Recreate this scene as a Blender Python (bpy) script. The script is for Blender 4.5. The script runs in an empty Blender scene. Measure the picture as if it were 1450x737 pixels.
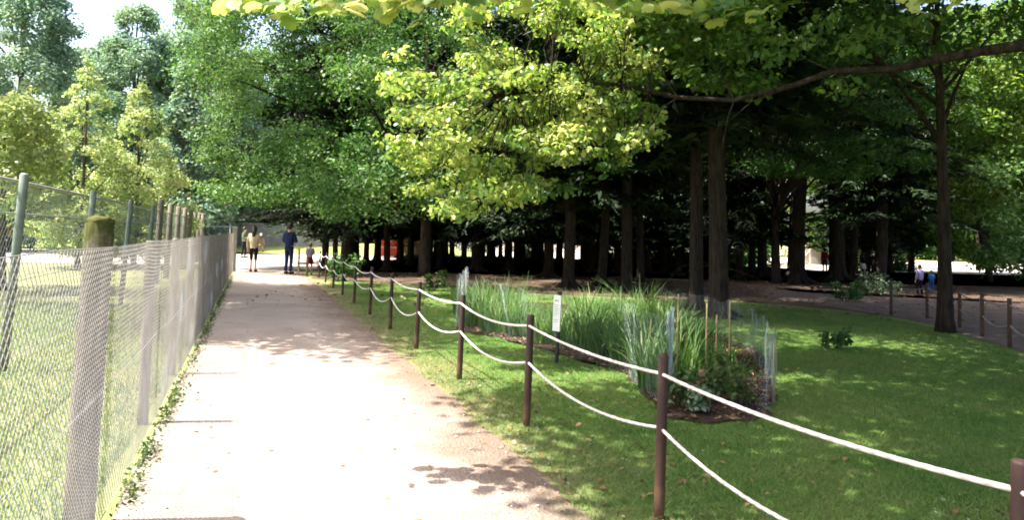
import bpy, bmesh, math, random
import numpy as np
from mathutils import Vector, Matrix, noise

random.seed(7)
RNG = np.random.default_rng(7)
S = bpy.context.scene
C = S.collection
PI = math.pi

# ------------------------------------------------------------------ camera
FPX, W, H, EYE = 1050.0, 1450.0, 737.0, 1.5
ROLL, HORIZ_C, PP_Y = math.radians(1.4), 335.9, 282.0
PITCH = math.atan((HORIZ_C - PP_Y) / FPX)
cam_d = bpy.data.cameras.new('camera')
cam = bpy.data.objects.new('camera', cam_d); C.objects.link(cam)
cam_d.sensor_width = 36.0; cam_d.lens = 36.0 * FPX / W
cam_d.shift_y = -(H / 2 - PP_Y) / W
cam_d.clip_start = 0.05; cam_d.clip_end = 3000
ROT = Matrix.Rotation(PI / 2 + PITCH, 3, 'X') @ Matrix.Rotation(ROLL, 3, 'Z')
cam.rotation_euler = ROT.to_euler(); cam.location = (0, 0, EYE)
S.camera = cam

def ray(px, py):
    return ROT @ Vector(((px - W / 2) / FPX, (PP_Y - py) / FPX, -1.0))
def G(px, py, z=0.0):
    """the spot on the ground seen at a place in the photograph"""
    d = ray(px, py); t = (z - EYE) / d.z
    return Vector((d.x * t, d.y * t, z))
def AT(px, py, Y):
    """the spot seen there at distance Y"""
    d = ray(px, py); t = Y / d.y
    return Vector((d.x * t, Y, EYE + d.z * t))
def XA(px, Y):
    """ground spot at distance Y below pixel column px"""
    p = AT(px, 345, Y)
    return Vector((p.x, Y, 0))
vp = ray(360, 327.0)
SL = vp.x / vp.y                      # the path runs along (SL, 1)
def PL(a, Y, z=0.0):
    """a = offset to the right of the camera's own line along the path"""
    return Vector((a + SL * Y, Y, z))

# ------------------------------------------------------------------ materials
def mat(name):
    m = bpy.data.materials.new(name); m.use_nodes = True
    nt = m.node_tree; nt.nodes.clear()
    out = nt.nodes.new('ShaderNodeOutputMaterial')
    return m, nt, out
def N(nt, t, **kw):
    n = nt.nodes.new(t)
    for k, v in kw.items(): setattr(n, k, v)
    return n
def ramp(nt, stops, fac=None, interp='LINEAR'):
    r = nt.nodes.new('ShaderNodeValToRGB'); r.color_ramp.interpolation = interp
    e = r.color_ramp.elements
    while len(e) < len(stops): e.new(0.5)
    for el, (p, c) in zip(e, stops):
        el.position = p; el.color = (*c, 1) if len(c) == 3 else c
    if fac is not None: nt.links.new(fac, r.inputs[0])
    return r.outputs[0]
def noise_tex(nt, scale, detail=4, rough=0.6, coord='Object', vec=None, stretch=None):
    n = nt.nodes.new('ShaderNodeTexNoise')
    n.inputs['Scale'].default_value = scale; n.inputs['Detail'].default_value = detail
    n.inputs['Roughness'].default_value = rough
    if vec is None:
        tc = nt.nodes.new('ShaderNodeTexCoord'); vec = tc.outputs[coord]
    if stretch:
        mp = nt.nodes.new('ShaderNodeMapping'); mp.inputs['Scale'].default_value = stretch
        nt.links.new(vec, mp.inputs[0]); vec = mp.outputs[0]
    nt.links.new(vec, n.inputs['Vector'])
    return n.outputs['Fac']
def mixc(nt, fac, a, b, mode='MIX'):
    m = nt.nodes.new('ShaderNodeMix'); m.data_type = 'RGBA'; m.blend_type = mode
    if hasattr(fac, 'links'): nt.links.new(fac, m.inputs[0])
    else: m.inputs[0].default_value = fac
    for i, v in ((6, a), (7, b)):
        if hasattr(v, 'links'): nt.links.new(v, m.inputs[i])
        else: m.inputs[i].default_value = (*v, 1)
    return m.outputs[2]
def bump(nt, hgt, dist, strength=1.0):
    b = nt.nodes.new('ShaderNodeBump'); b.inputs['Distance'].default_value = dist
    b.inputs['Strength'].default_value = strength
    nt.links.new(hgt, b.inputs['Height']); return b.outputs[0]
def surf(nt, out, color, rough=0.8, metal=0.0, normal=None, spec=0.3):
    p = nt.nodes.new('ShaderNodeBsdfPrincipled')
    if hasattr(color, 'links'): nt.links.new(color, p.inputs['Base Color'])
    else: p.inputs['Base Color'].default_value = (*color, 1)
    p.inputs['Roughness'].default_value = rough; p.inputs['Metallic'].default_value = metal
    p.inputs['Specular IOR Level'].default_value = spec
    if normal is not None: nt.links.new(normal, p.inputs['Normal'])
    nt.links.new(p.outputs[0], out.inputs[0]); return p
def simple(name, c1, c2, scale=6, rough=0.8, metal=0.0, bd=0.0, stretch=None, spec=0.3):
    m, nt, out = mat(name)
    f = noise_tex(nt, scale, 5, 0.65, stretch=stretch)
    col = ramp(nt, [(0.32, c1), (0.68, c2)], f)
    nb = bump(nt, noise_tex(nt, scale * 4, 4, 0.7, stretch=stretch), bd) if bd else None
    surf(nt, out, col, rough, metal, nb, spec); return m
def leaf_mat(name, cols, trans=0.35, tcol=None, big=0.5, rough=0.5, spec=0.22):
    """cols: dark, mid, light; per-leaf variation and clump variation"""
    m, nt, out = mat(name)
    geo = N(nt, 'ShaderNodeNewGeometry')
    f = noise_tex(nt, big, 3, 0.6)
    a = N(nt, 'ShaderNodeMath', operation='MULTIPLY_ADD')
    nt.links.new(geo.outputs['Random Per Island'], a.inputs[0]); a.inputs[1].default_value = 0.55
    s = N(nt, 'ShaderNodeMath', operation='MULTIPLY_ADD')
    nt.links.new(f, s.inputs[0]); s.inputs[1].default_value = 1.3; s.inputs[2].default_value = -0.42
    nt.links.new(s.outputs[0], a.inputs[2])
    n = len(cols)
    col = ramp(nt, [(0.1 + 0.8 * i / (n - 1), c) for i, c in enumerate(cols)], a.outputs[0])
    p = N(nt, 'ShaderNodeBsdfPrincipled')
    nt.links.new(col, p.inputs['Base Color']); p.inputs['Roughness'].default_value = rough
    p.inputs['Specular IOR Level'].default_value = spec
    t = N(nt, 'ShaderNodeBsdfTranslucent')
    tc = mixc(nt, 1.0, col, tcol or (1.25, 1.3, 0.55), 'MULTIPLY')
    nt.links.new(tc, t.inputs[0])
    mx = N(nt, 'ShaderNodeMixShader'); mx.inputs[0].default_value = trans
    nt.links.new(p.outputs[0], mx.inputs[1]); nt.links.new(t.outputs[0], mx.inputs[2])
    nt.links.new(mx.outputs[0], out.inputs[0]); return m

M = {}
def edge_mask(nt, a0, a1, wob):
    """0 on the left of offset a0 from the path's own axis, 1 on the right of a1, with an uneven border"""
    tc = N(nt, 'ShaderNodeTexCoord'); sp = N(nt, 'ShaderNodeSeparateXYZ'); nt.links.new(tc.outputs['Object'], sp.inputs[0])
    a = N(nt, 'ShaderNodeMath', operation='MULTIPLY_ADD'); nt.links.new(sp.outputs['Y'], a.inputs[0]); a.inputs[1].default_value = -SL; nt.links.new(sp.outputs['X'], a.inputs[2])
    b = N(nt, 'ShaderNodeMath', operation='MULTIPLY_ADD'); nt.links.new(noise_tex(nt, 1.3, 6, 0.72), b.inputs[0]); b.inputs[1].default_value = wob * 2; b.inputs[2].default_value = -wob
    d = N(nt, 'ShaderNodeMath', operation='ADD'); nt.links.new(a.outputs[0], d.inputs[0]); nt.links.new(b.outputs[0], d.inputs[1])
    m = N(nt, 'ShaderNodeMapRange'); m.inputs['From Min'].default_value = a0; m.inputs['From Max'].default_value = a1; nt.links.new(d.outputs[0], m.inputs['Value'])
    return m.outputs[0]
def ground_mats():
    # sunlit paddock turf
    m, nt, out = mat('paddock_turf')
    f = noise_tex(nt, 0.35, 5, 0.65); g = noise_tex(nt, 14, 6, 0.75)
    c = ramp(nt, [(0.35, (0.115, 0.16, 0.042)), (0.5, (0.16, 0.19, 0.065)), (0.66, (0.23, 0.225, 0.105))], f)
    c = mixc(nt, ramp(nt, [(0.35, (0, 0, 0)), (0.62, (1, 1, 1))], g), c, mixc(nt, 0.5, c, (0.27, 0.26, 0.12)))
    surf(nt, out, c, 0.95, 0, bump(nt, g, 0.03), 0.1); M['paddock'] = m
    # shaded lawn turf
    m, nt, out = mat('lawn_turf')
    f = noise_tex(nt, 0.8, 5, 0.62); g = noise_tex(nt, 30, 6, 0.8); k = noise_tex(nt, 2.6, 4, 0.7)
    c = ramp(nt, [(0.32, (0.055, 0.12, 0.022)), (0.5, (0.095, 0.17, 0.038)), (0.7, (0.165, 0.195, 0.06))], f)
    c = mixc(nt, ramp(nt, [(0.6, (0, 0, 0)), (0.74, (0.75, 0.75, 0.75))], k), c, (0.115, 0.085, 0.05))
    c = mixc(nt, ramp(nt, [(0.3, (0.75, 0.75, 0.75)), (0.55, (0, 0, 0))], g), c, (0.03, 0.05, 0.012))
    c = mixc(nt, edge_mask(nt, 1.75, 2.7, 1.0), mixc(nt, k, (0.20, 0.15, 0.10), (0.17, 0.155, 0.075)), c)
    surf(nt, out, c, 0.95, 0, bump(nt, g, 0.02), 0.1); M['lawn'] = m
    # sandy gravel path
    m, nt, out = mat('path_gravel')
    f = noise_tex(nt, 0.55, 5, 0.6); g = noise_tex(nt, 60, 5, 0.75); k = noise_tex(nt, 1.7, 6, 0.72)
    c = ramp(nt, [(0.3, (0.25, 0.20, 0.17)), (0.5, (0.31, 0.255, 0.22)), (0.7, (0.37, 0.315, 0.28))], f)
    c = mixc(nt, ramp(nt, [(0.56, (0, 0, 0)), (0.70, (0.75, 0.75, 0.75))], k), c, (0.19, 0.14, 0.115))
    c = mixc(nt, edge_mask(nt, 1.05, 1.75, 0.9), c, (0.16, 0.115, 0.088))
    v = N(nt, 'ShaderNodeTexVoronoi'); v.inputs['Scale'].default_value = 45
    tc = N(nt, 'ShaderNodeTexCoord'); nt.links.new(tc.outputs['Object'], v.inputs['Vector'])
    c = mixc(nt, ramp(nt, [(0.45, (0, 0, 0)), (0.75, (0.4, 0.4, 0.4))], g), c, (0.15, 0.12, 0.10))
    h = N(nt, 'ShaderNodeMath', operation='ADD'); nt.links.new(g, h.inputs[0]); nt.links.new(v.outputs['Distance'], h.inputs[1])
    surf(nt, out, c, 0.95, 0, bump(nt, h.outputs[0], 0.012), 0.1); M['path'] = m
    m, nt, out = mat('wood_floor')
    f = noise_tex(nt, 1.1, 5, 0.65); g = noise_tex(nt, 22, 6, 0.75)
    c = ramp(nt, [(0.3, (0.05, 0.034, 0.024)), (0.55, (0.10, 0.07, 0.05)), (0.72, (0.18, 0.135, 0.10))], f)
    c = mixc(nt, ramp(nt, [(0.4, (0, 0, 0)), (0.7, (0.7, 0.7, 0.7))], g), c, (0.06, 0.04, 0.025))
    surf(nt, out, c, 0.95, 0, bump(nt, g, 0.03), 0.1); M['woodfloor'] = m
    M['dirtpath'] = simple('dirt_path', (0.085, 0.06, 0.05), (0.15, 0.11, 0.09), 2.2, 0.95, bd=0.008, spec=0.1)
    M['yard'] = simple('yard_gravel', (0.34, 0.30, 0.265), (0.44, 0.40, 0.36), 1.0, 0.95, bd=0.006, spec=0.1)
    M['soil'] = simple('bed_soil', (0.022, 0.014, 0.010), (0.075, 0.048, 0.036), 14, 0.95, bd=0.03, spec=0.1)
    M['bank'] = simple('bank_grass', (0.15, 0.19, 0.05), (0.24, 0.26, 0.085), 1.5, 0.95, bd=0.03, spec=0.1)
ground_mats()
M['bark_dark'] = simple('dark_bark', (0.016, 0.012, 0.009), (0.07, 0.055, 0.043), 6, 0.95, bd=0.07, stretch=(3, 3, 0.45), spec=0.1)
M['bark_grey'] = simple('grey_bark', (0.05, 0.042, 0.034), (0.13, 0.11, 0.09), 5, 0.95, bd=0.025, stretch=(3, 3, 0.5), spec=0.1)
M['rust'] = simple('brown_post', (0.040, 0.020, 0.014), (0.085, 0.043, 0.028), 7, 0.6, bd=0.002, stretch=(3, 3, 0.5))
M['oldwood'] = simple('weathered_wood', (0.10, 0.085, 0.07), (0.22, 0.19, 0.16), 9, 0.95, bd=0.008, stretch=(4, 4, 0.35), spec=0.1)
M['palewood'] = simple('pale_weathered_wood', (0.22, 0.20, 0.18), (0.36, 0.33, 0.30), 9, 0.95, bd=0.006, stretch=(4, 4, 0.35), spec=0.1)
M['moss'] = simple('moss', (0.035, 0.045, 0.012), (0.10, 0.095, 0.03), 30, 0.95, bd=0.01, spec=0.1)
M['wire'] = simple('galvanised_wire', (0.28, 0.28, 0.29), (0.40, 0.39, 0.39), 6, 0.5, 0.35)
M['wire_dark'] = simple('dull_wire', (0.12, 0.15, 0.17), (0.2, 0.24, 0.26), 20, 0.6, 0.2)
M['netwire'] = simple('net_wire', (0.20, 0.25, 0.27), (0.29, 0.35, 0.36), 20, 0.5, 0.2)
M['greensteel'] = simple('green_grey_steel', (0.10, 0.135, 0.115), (0.17, 0.20, 0.17), 8, 0.55, 0.2)
M['cane'] = simple('bamboo_cane', (0.19, 0.155, 0.07), (0.28, 0.225, 0.11), 12, 0.6)
M['black'] = simple('black_steel', (0.012, 0.012, 0.014), (0.03, 0.03, 0.032), 12, 0.5)
M['white'] = simple('white_board', (0.74, 0.73, 0.70), (0.82, 0.81, 0.79), 5, 0.5)
M['ink'] = simple('grey_print', (0.25, 0.25, 0.26), (0.35, 0.35, 0.36), 5, 0.6)
M['stone'] = simple('grey_stone', (0.22, 0.22, 0.22), (0.36, 0.36, 0.35), 2.2, 0.9, bd=0.02)
M['darkboard'] = simple('dark_boards', (0.03, 0.026, 0.022), (0.06, 0.05, 0.045), 2, 0.9, bd=0.01, stretch=(0.3, 0.3, 6))
M['cream'] = simple('cream_render', (0.58, 0.53, 0.45), (0.70, 0.65, 0.56), 1.4, 0.9, bd=0.01)
M['red'] = simple('red_boards', (0.50, 0.055, 0.028), (0.62, 0.09, 0.045), 3, 0.6, bd=0.004, stretch=(8, 8, 0.3))
M['peach'] = simple('peach_boards', (0.55, 0.30, 0.20), (0.66, 0.40, 0.29), 3, 0.7, bd=0.004)
M['rooffelt'] = simple('roof_felt', (0.10, 0.09, 0.085), (0.17, 0.155, 0.15), 5, 0.9)
M['glass_dark'] = simple('dark_opening', (0.015, 0.017, 0.02), (0.03, 0.033, 0.036), 3, 0.15)
M['canvas'] = simple('white_canvas', (0.72, 0.72, 0.74), (0.8, 0.8, 0.82), 4, 0.8)
M['skin'] = simple('skin', (0.50, 0.30, 0.22), (0.56, 0.35, 0.26), 4, 0.55)
M['hair_dark'] = simple('dark_hair', (0.012, 0.009, 0.008), (0.03, 0.022, 0.018), 20, 0.5)
M['hair_brown'] = simple('brown_hair', (0.05, 0.03, 0.018), (0.10, 0.06, 0.035), 20, 0.5)
for k, c in dict(beige=(0.42, 0.34, 0.24), navy=(0.012, 0.018, 0.055), darkcloth=(0.014, 0.012, 0.018), lavender=(0.30, 0.26, 0.42),
                 maroon=(0.11, 0.014, 0.03), olive=(0.10, 0.14, 0.07), whitecloth=(0.75, 0.75, 0.74), orange=(0.62, 0.22, 0.03),
                 blue=(0.025, 0.09, 0.27), jeans=(0.035, 0.05, 0.10), cream_cloth=(0.66, 0.55, 0.44), redcloth=(0.35, 0.03, 0.03), greycloth=(0.22, 0.22, 0.24)).items():
    M[k] = simple(k + '_fabric', tuple(v * 0.8 for v in c), tuple(min(1, v * 1.15) for v in c), 9, 0.9, bd=0.004, spec=0.1)
m, nt, out = mat('mossy_weathered_wood')
tc = N(nt, 'ShaderNodeTexCoord'); sp = N(nt, 'ShaderNodeSeparateXYZ'); nt.links.new(tc.outputs['Object'], sp.inputs[0])
a = N(nt, 'ShaderNodeMath', operation='MULTIPLY_ADD'); nt.links.new(noise_tex(nt, 16, 5, 0.75), a.inputs[0]); a.inputs[1].default_value = 0.5; nt.links.new(sp.outputs['Z'], a.inputs[2])
g_ = noise_tex(nt, 9, 6, 0.7, stretch=(5, 5, 0.3))
c = ramp(nt, [(0.3, (0.075, 0.062, 0.052)), (0.5, (0.15, 0.125, 0.105)), (0.7, (0.24, 0.20, 0.17))], g_)
mk = N(nt, 'ShaderNodeMapRange'); mk.inputs['From Min'].default_value = 1.60; mk.inputs['From Max'].default_value = 1.74; nt.links.new(a.outputs[0], mk.inputs['Value'])
c = mixc(nt, mk.outputs[0], c, mixc(nt, noise_tex(nt, 40, 3), (0.025, 0.035, 0.010), (0.085, 0.085, 0.025)))
lowm = N(nt, 'ShaderNodeMapRange'); lowm.inputs['From Min'].default_value = .75; lowm.inputs['From Max'].default_value = .2; nt.links.new(a.outputs[0], lowm.inputs['Value'])
c = mixc(nt, lowm.outputs[0], c, (0.20, 0.13, 0.08))
surf(nt, out, c, 0.95, 0, bump(nt, g_, 0.02), 0.1); M['mossy_wood'] = m
# rope: twisted strands
m, nt, out = mat('white_rope')
w = N(nt, 'ShaderNodeTexWave'); w.inputs['Scale'].default_value = 16; w.inputs['Distortion'].default_value = 1.0
w.bands_direction = 'DIAGONAL'
tc = N(nt, 'ShaderNodeTexCoord'); nt.links.new(tc.outputs['Object'], w.inputs['Vector'])
surf(nt, out, mixc(nt, ramp(nt, [(0.4, (0, 0, 0)), (0.75, (0.7, 0.7, 0.7))], noise_tex(nt, 5, 5, 0.7)), ramp(nt, [(0.1, (0.50, 0.46, 0.43)), (0.6, (0.66, 0.64, 0.61))], w.outputs['Fac']), (0.40, 0.35, 0.30)), 0.8, 0, bump(nt, w.outputs['Fac'], 0.003)); M['rope'] = m
# brown post with tan, scuffed lower half
m, nt, out = mat('brown_barrier_post')
tc = N(nt, 'ShaderNodeTexCoord'); sp = N(nt, 'ShaderNodeSeparateXYZ'); nt.links.new(tc.outputs['Object'], sp.inputs[0])
a = N(nt, 'ShaderNodeMath', operation='MULTIPLY_ADD'); nt.links.new(noise_tex(nt, 9, 5, 0.7), a.inputs[0]); a.inputs[1].default_value = 0.7
nt.links.new(sp.outputs['Z'], a.inputs[2])
c = ramp(nt, [(0.28, (0.13, 0.072, 0.038)), (0.55, (0.06, 0.03, 0.02)), (0.95, (0.032, 0.016, 0.013))], a.outputs[0])
surf(nt, out, c, 0.6, 0, bump(nt, noise_tex(nt, 30, 4, 0.7, stretch=(3, 3, 0.4)), 0.003)); M['post'] = m

M['oak'] = leaf_mat('oak_leaf', [(0.02, 0.065, 0.014), (0.05, 0.115, 0.022), (0.09, 0.16, 0.032), (0.14, 0.20, 0.045)], 0.4, (1.05, 1.2, 0.5), 0.6)
M['oak_sunlit'] = leaf_mat('sunlit_oak_leaf', [(0.04, 0.12, 0.03), (0.15, 0.25, 0.06), (0.37, 0.43, 0.12), (0.57, 0.56, 0.27)], 0.5, (1.12, 1.2, 0.6), 1.6, .36, .5)  # sunlit copy of the oak leaf: sun and pale highlights put into its colours
M['green'] = leaf_mat('green_leaf', [(0.018, 0.058, 0.016), (0.048, 0.12, 0.032), (0.095, 0.175, 0.048), (0.165, 0.225, 0.075)], 0.38, (1.05, 1.2, 0.6), 0.35)
M['haze_teal'] = leaf_mat('haze_tinted_leaf', [(0.06, 0.13, 0.095), (0.12, 0.21, 0.145), (0.20, 0.29, 0.19), (0.34, 0.40, 0.26)], 0.4, (1.1, 1.2, 0.8), 0.3)  # distant haze put into the leaf colour as a pale blue green
M['palegreen'] = leaf_mat('pale_leaf', [(0.10, 0.18, 0.06), (0.22, 0.30, 0.11), (0.36, 0.41, 0.20), (0.50, 0.49, 0.32)], 0.45, (1.1, 1.15, .7), 0.8)
M['spruce'] = leaf_mat('spruce_needles', [(0.008, 0.018, 0.007), (0.014, 0.03, 0.010), (0.024, 0.046, 0.013)], 0.12, (1.2, 1.3, 0.5), 0.5)
M['darkgreen'] = leaf_mat('dark_leaf', [(0.018, 0.055, 0.015), (0.04, 0.105, 0.024), (0.08, 0.155, 0.036)], 0.38, None, 0.5)
M['backlit'] = leaf_mat('light_green_leaf', [(0.02, 0.06, 0.012), (0.05, 0.115, 0.02), (0.10, 0.18, 0.032), (0.20, 0.26, 0.05)], 0.45, (1.3, 1.3, 0.5), 0.7)
M['iris'] = leaf_mat('iris_blade', [(0.035, 0.085, 0.028), (0.07, 0.15, 0.042), (0.12, 0.20, 0.055), (0.24, 0.22, 0.09)], 0.35, (1.1, 1.3, 0.6), 1.5)
M['blade'] = leaf_mat('grass_blade', [(0.048, 0.115, 0.022), (0.09, 0.175, 0.036), (0.145, 0.215, 0.055), (0.22, 0.22, 0.09)], 0.35, (1.2, 1.2, 0.5), 1.1)
M['weed'] = leaf_mat('weed_leaf', [(0.025, 0.055, 0.015), (0.055, 0.10, 0.024), (0.11, 0.14, 0.05)], 0.3, None, 2)
M['silver'] = leaf_mat('silvery_leaf', [(0.05, 0.10, 0.045), (0.12, 0.18, 0.10), (0.28, 0.33, 0.26)], 0.3, None, 3)
M['litter'] = leaf_mat('fallen_leaf', [(0.09, 0.055, 0.03), (0.17, 0.10, 0.05), (0.28, 0.19, 0.10)], 0.1, (1, 1, 1), 4)

# ------------------------------------------------------------------ object helpers
def tag(o, label=None, cat=None, group=None, kind=None):
    if label: o['label'] = label
    if cat: o['category'] = cat
    if group: o['group'] = group
    if kind: o['kind'] = kind
    return o
def empty(name, loc, label, cat, group=None, rz=0.0):
    o = bpy.data.objects.new(name, None); C.objects.link(o)
    o.location = loc; o.rotation_euler = (0, 0, rz); o.empty_display_size = 0.2
    return tag(o, label, cat, group)
def link(name, me, m, parent=None, loc=None):
    o = bpy.data.objects.new(name, me); C.objects.link(o)
    if m is not None and not me.materials: me.materials.append(m)
    if parent: o.parent = parent
    if loc is not None: o.location = loc
    return o
def copy_tree(o, parent=None):
    c = o.copy(); C.objects.link(c)
    if parent: c.parent = parent
    for ch in [x for x in bpy.data.objects if x.parent == o]: copy_tree(ch, c)
    return c

class MB:
    def __init__(s): s.v = []; s.f = []
    def add(s, vs, fs):
        b = len(s.v); s.v += [tuple(v) for v in vs]; s.f += [tuple(i + b for i in f) for f in fs]
    def box(s, c, d, rz=0.0):
        x, y, z = d[0] / 2, d[1] / 2, d[2] / 2; ca, sa = math.cos(rz), math.sin(rz)
        vs = []
        for dz in (-z, z):
            for dx, dy in ((-x, -y), (x, -y), (x, y), (-x, y)):
                vs.append((c[0] + dx * ca - dy * sa, c[1] + dx * sa + dy * ca, c[2] + dz))
        s.add(vs, [(3, 2, 1, 0), (4, 5, 6, 7), (0, 1, 5, 4), (1, 2, 6, 5), (2, 3, 7, 6), (3, 0, 4, 7)])
    def tube(s, pts, rad, n=6, caps=True):
        pts = [Vector(p) for p in pts]
        if not hasattr(rad, '__len__'): rad = [rad] * len(pts)
        rings = []; up = Vector((0, 0, 1)); ref = None
        for i, p in enumerate(pts):
            t = (pts[min(i + 1, len(pts) - 1)] - pts[max(i - 1, 0)])
            t = t.normalized() if t.length > 1e-9 else up
            if ref is None: ref = Vector((1, 0, 0)) if abs(t.z) > 0.8 else up
            u = t.cross(ref); u = u.normalized() if u.length > 1e-6 else t.orthogonal().normalized()
            w = u.cross(t).normalized(); ref = w if abs(t.z) <= 0.8 else ref
            if abs(t.dot(ref)) > 0.95: ref = t.orthogonal()
            rings.append([p + (u * math.cos(2 * PI * k / n) + w * math.sin(2 * PI * k / n)) * rad[i] for k in range(n)])
        vs = [v for r in rings for v in r]; fs = []
        for i in range(len(pts) - 1):
            for k in range(n):
                a, b = i * n + k, i * n + (k + 1) % n
                fs.append((a, b, b + n, a + n))
        if caps: fs += [tuple(range(n - 1, -1, -1)), tuple(range((len(pts) - 1) * n, len(pts) * n))]
        s.add(vs, fs)
    def lathe(s, prof, n=12, c=(0, 0, 0), sx=1.0, sy=1.0):
        vs = [(c[0] + r * math.cos(2 * PI * k / n) * sx, c[1] + r * math.sin(2 * PI * k / n) * sy, c[2] + z) for r, z in prof for k in range(n)]
        fs = []
        for i in range(len(prof) - 1):
            for k in range(n):
                a, b = i * n + k, i * n + (k + 1) % n
                fs.append((a, b, b + n, a + n))
        fs += [tuple(range(n - 1, -1, -1)), tuple(range((len(prof) - 1) * n, len(prof) * n))]
        s.add(vs, fs)
    def mesh(s, name, smooth=True):
        me = bpy.data.meshes.new(name); me.from_pydata(s.v, [], s.f); me.validate(); me.update()
        bm = bmesh.new(); bm.from_mesh(me); bmesh.ops.recalc_face_normals(bm, faces=bm.faces); bm.to_mesh(me); bm.free()
        if smooth: me.polygons.foreach_set('use_smooth', [True] * len(me.polygons))
        return me
    def build(s, name, m, parent=None, smooth=True, loc=None):
        return link(name, s.mesh(name, smooth), m, parent, loc)

SHAPES = {
    'diamond': [(0, -.5), (.26, -.12), (.24, .15), (0, .5), (-.24, .15), (-.26, -.12)],
    'quad': [(0, -.5), (.28, 0), (0, .5), (-.28, 0)],
    'spray': [(-.05, -.5), (.05, -.5), (.13, -.15), (.0, .5), (-.13, -.15)],
    'oak': [(0, -.5), (.07, -.38), (.17, -.30), (.12, -.18), (.27, -.08), (.20, .04), (.33, .20), (.20, .28), (.17, .42), (0, .5),
            (-.17, .42), (-.20, .28), (-.33, .20), (-.20, .04), (-.27, -.08), (-.12, -.18), (-.17, -.30), (-.07, -.38)],
    'broad': [(0, -.5), (.10, -.42), (.30, -.40), (.38, -.22), (.33, -.10), (.47, .05), (.42, .22), (.27, .24), (.26, .38), (.12, .42), (0, .5),
              (-.12, .42), (-.26, .38), (-.27, .24), (-.42, .22), (-.47, .05), (-.33, -.10), (-.38, -.22), (-.30, -.40), (-.10, -.42)],
    'maple': [(0, -.5), (.10, -.36), (.34, -.34), (.30, -.14), (.52, .06), (.30, .14), (.28, .34), (.12, .28), (0, .5),
              (-.12, .28), (-.28, .34), (-.30, .14), (-.52, .06), (-.30, -.14), (-.34, -.34), (-.10, -.36)],
}
def unit(a): return a / np.maximum(np.linalg.norm(a, axis=1, keepdims=True), 1e-9)
def leaf_mesh(name, P, Nn, size, shape, tang=None, rng=RNG, bend=0.25):
    sh = np.array(SHAPES[shape]); k = len(sh); n = len(P)
    Nn = unit(Nn)
    t = rng.normal(size=(n, 3)) if tang is None else tang + rng.normal(size=(n, 3)) * 0.25
    t = unit(t - (t * Nn).sum(1, keepdims=True) * Nn)
    b = np.cross(Nn, t)
    sz = np.asarray(size).reshape(-1, 1, 1) if hasattr(size, '__len__') else np.full((n, 1, 1), size)
    r = np.hypot(sh[:, 0], sh[:, 1])
    v = P[:, None, :] + sz * (sh[None, :, 0, None] * b[:, None, :] + sh[None, :, 1, None] * t[:, None, :]
        - bend * (r ** 2)[None, :, None] * Nn[:, None, :] * 2)
    me = bpy.data.meshes.new(name)
    me.vertices.add(n * k); me.vertices.foreach_set('co', v.reshape(-1).astype(np.float32))
    me.loops.add(n * k); me.loops.foreach_set('vertex_index', np.arange(n * k, dtype=np.int32))
    me.polygons.add(n); me.polygons.foreach_set('loop_start', np.arange(0, n * k, k, dtype=np.int32))
    me.update(calc_edges=True); return me
def join_np(*arrs): return np.concatenate(arrs, axis=0)

def clump_leaves(clumps, dens, rng=RNG, up=0.5):
    """clumps (cx,cy,cz,rx,ry,rz); leaves sit towards the outside of each clump"""
    Ps, Ns = [], []
    for (cx, cy, cz, rx, ry, rz) in clumps:
        n = max(6, int(dens * (rx * ry + rx * rz + ry * rz) / 3))
        d = unit(rng.normal(size=(n, 3)))
        rad = rng.random(n) ** 0.45
        rad = rad * (1 + 0.28 * np.sin(d[:, 0] * 5 + cx * 3) * np.sin(d[:, 2] * 6 + cz * 5))
        p = d * rad[:, None] * np.array([rx, ry, rz])
        Ps.append(p + np.array([cx, cy, cz]))
        Ns.append(unit(d * 0.7 + np.array([0, 0, up]) + rng.normal(size=(n, 3)) * 0.55))
    return join_np(*Ps), join_np(*Ns)
def gen_clumps(center, radii, n, r0, r1, rng=RNG, zmin=-9, shell=0.55, flat=0.75):
    out = []
    while len(out) < n:
        d = unit(rng.normal(size=(1, 3)))[0]
        rr = shell + (1 - shell) * rng.random()
        rr *= 0.82 + 0.3 * rng.random()
        p = np.array(center) + d * rr * np.array(radii)
        if p[2] < zmin: continue
        s = r0 + (r1 - r0) * rng.random()
        out.append((p[0], p[1], p[2], s * (0.9 + .3 * rng.random()), s * (0.9 + .3 * rng.random()), s * flat))
    return out
def bez(p0, p1, p2, n):
    return [p0.lerp(p1, t).lerp(p1.lerp(p2, t), t) for t in [i / n for i in range(n + 1)]]
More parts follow.
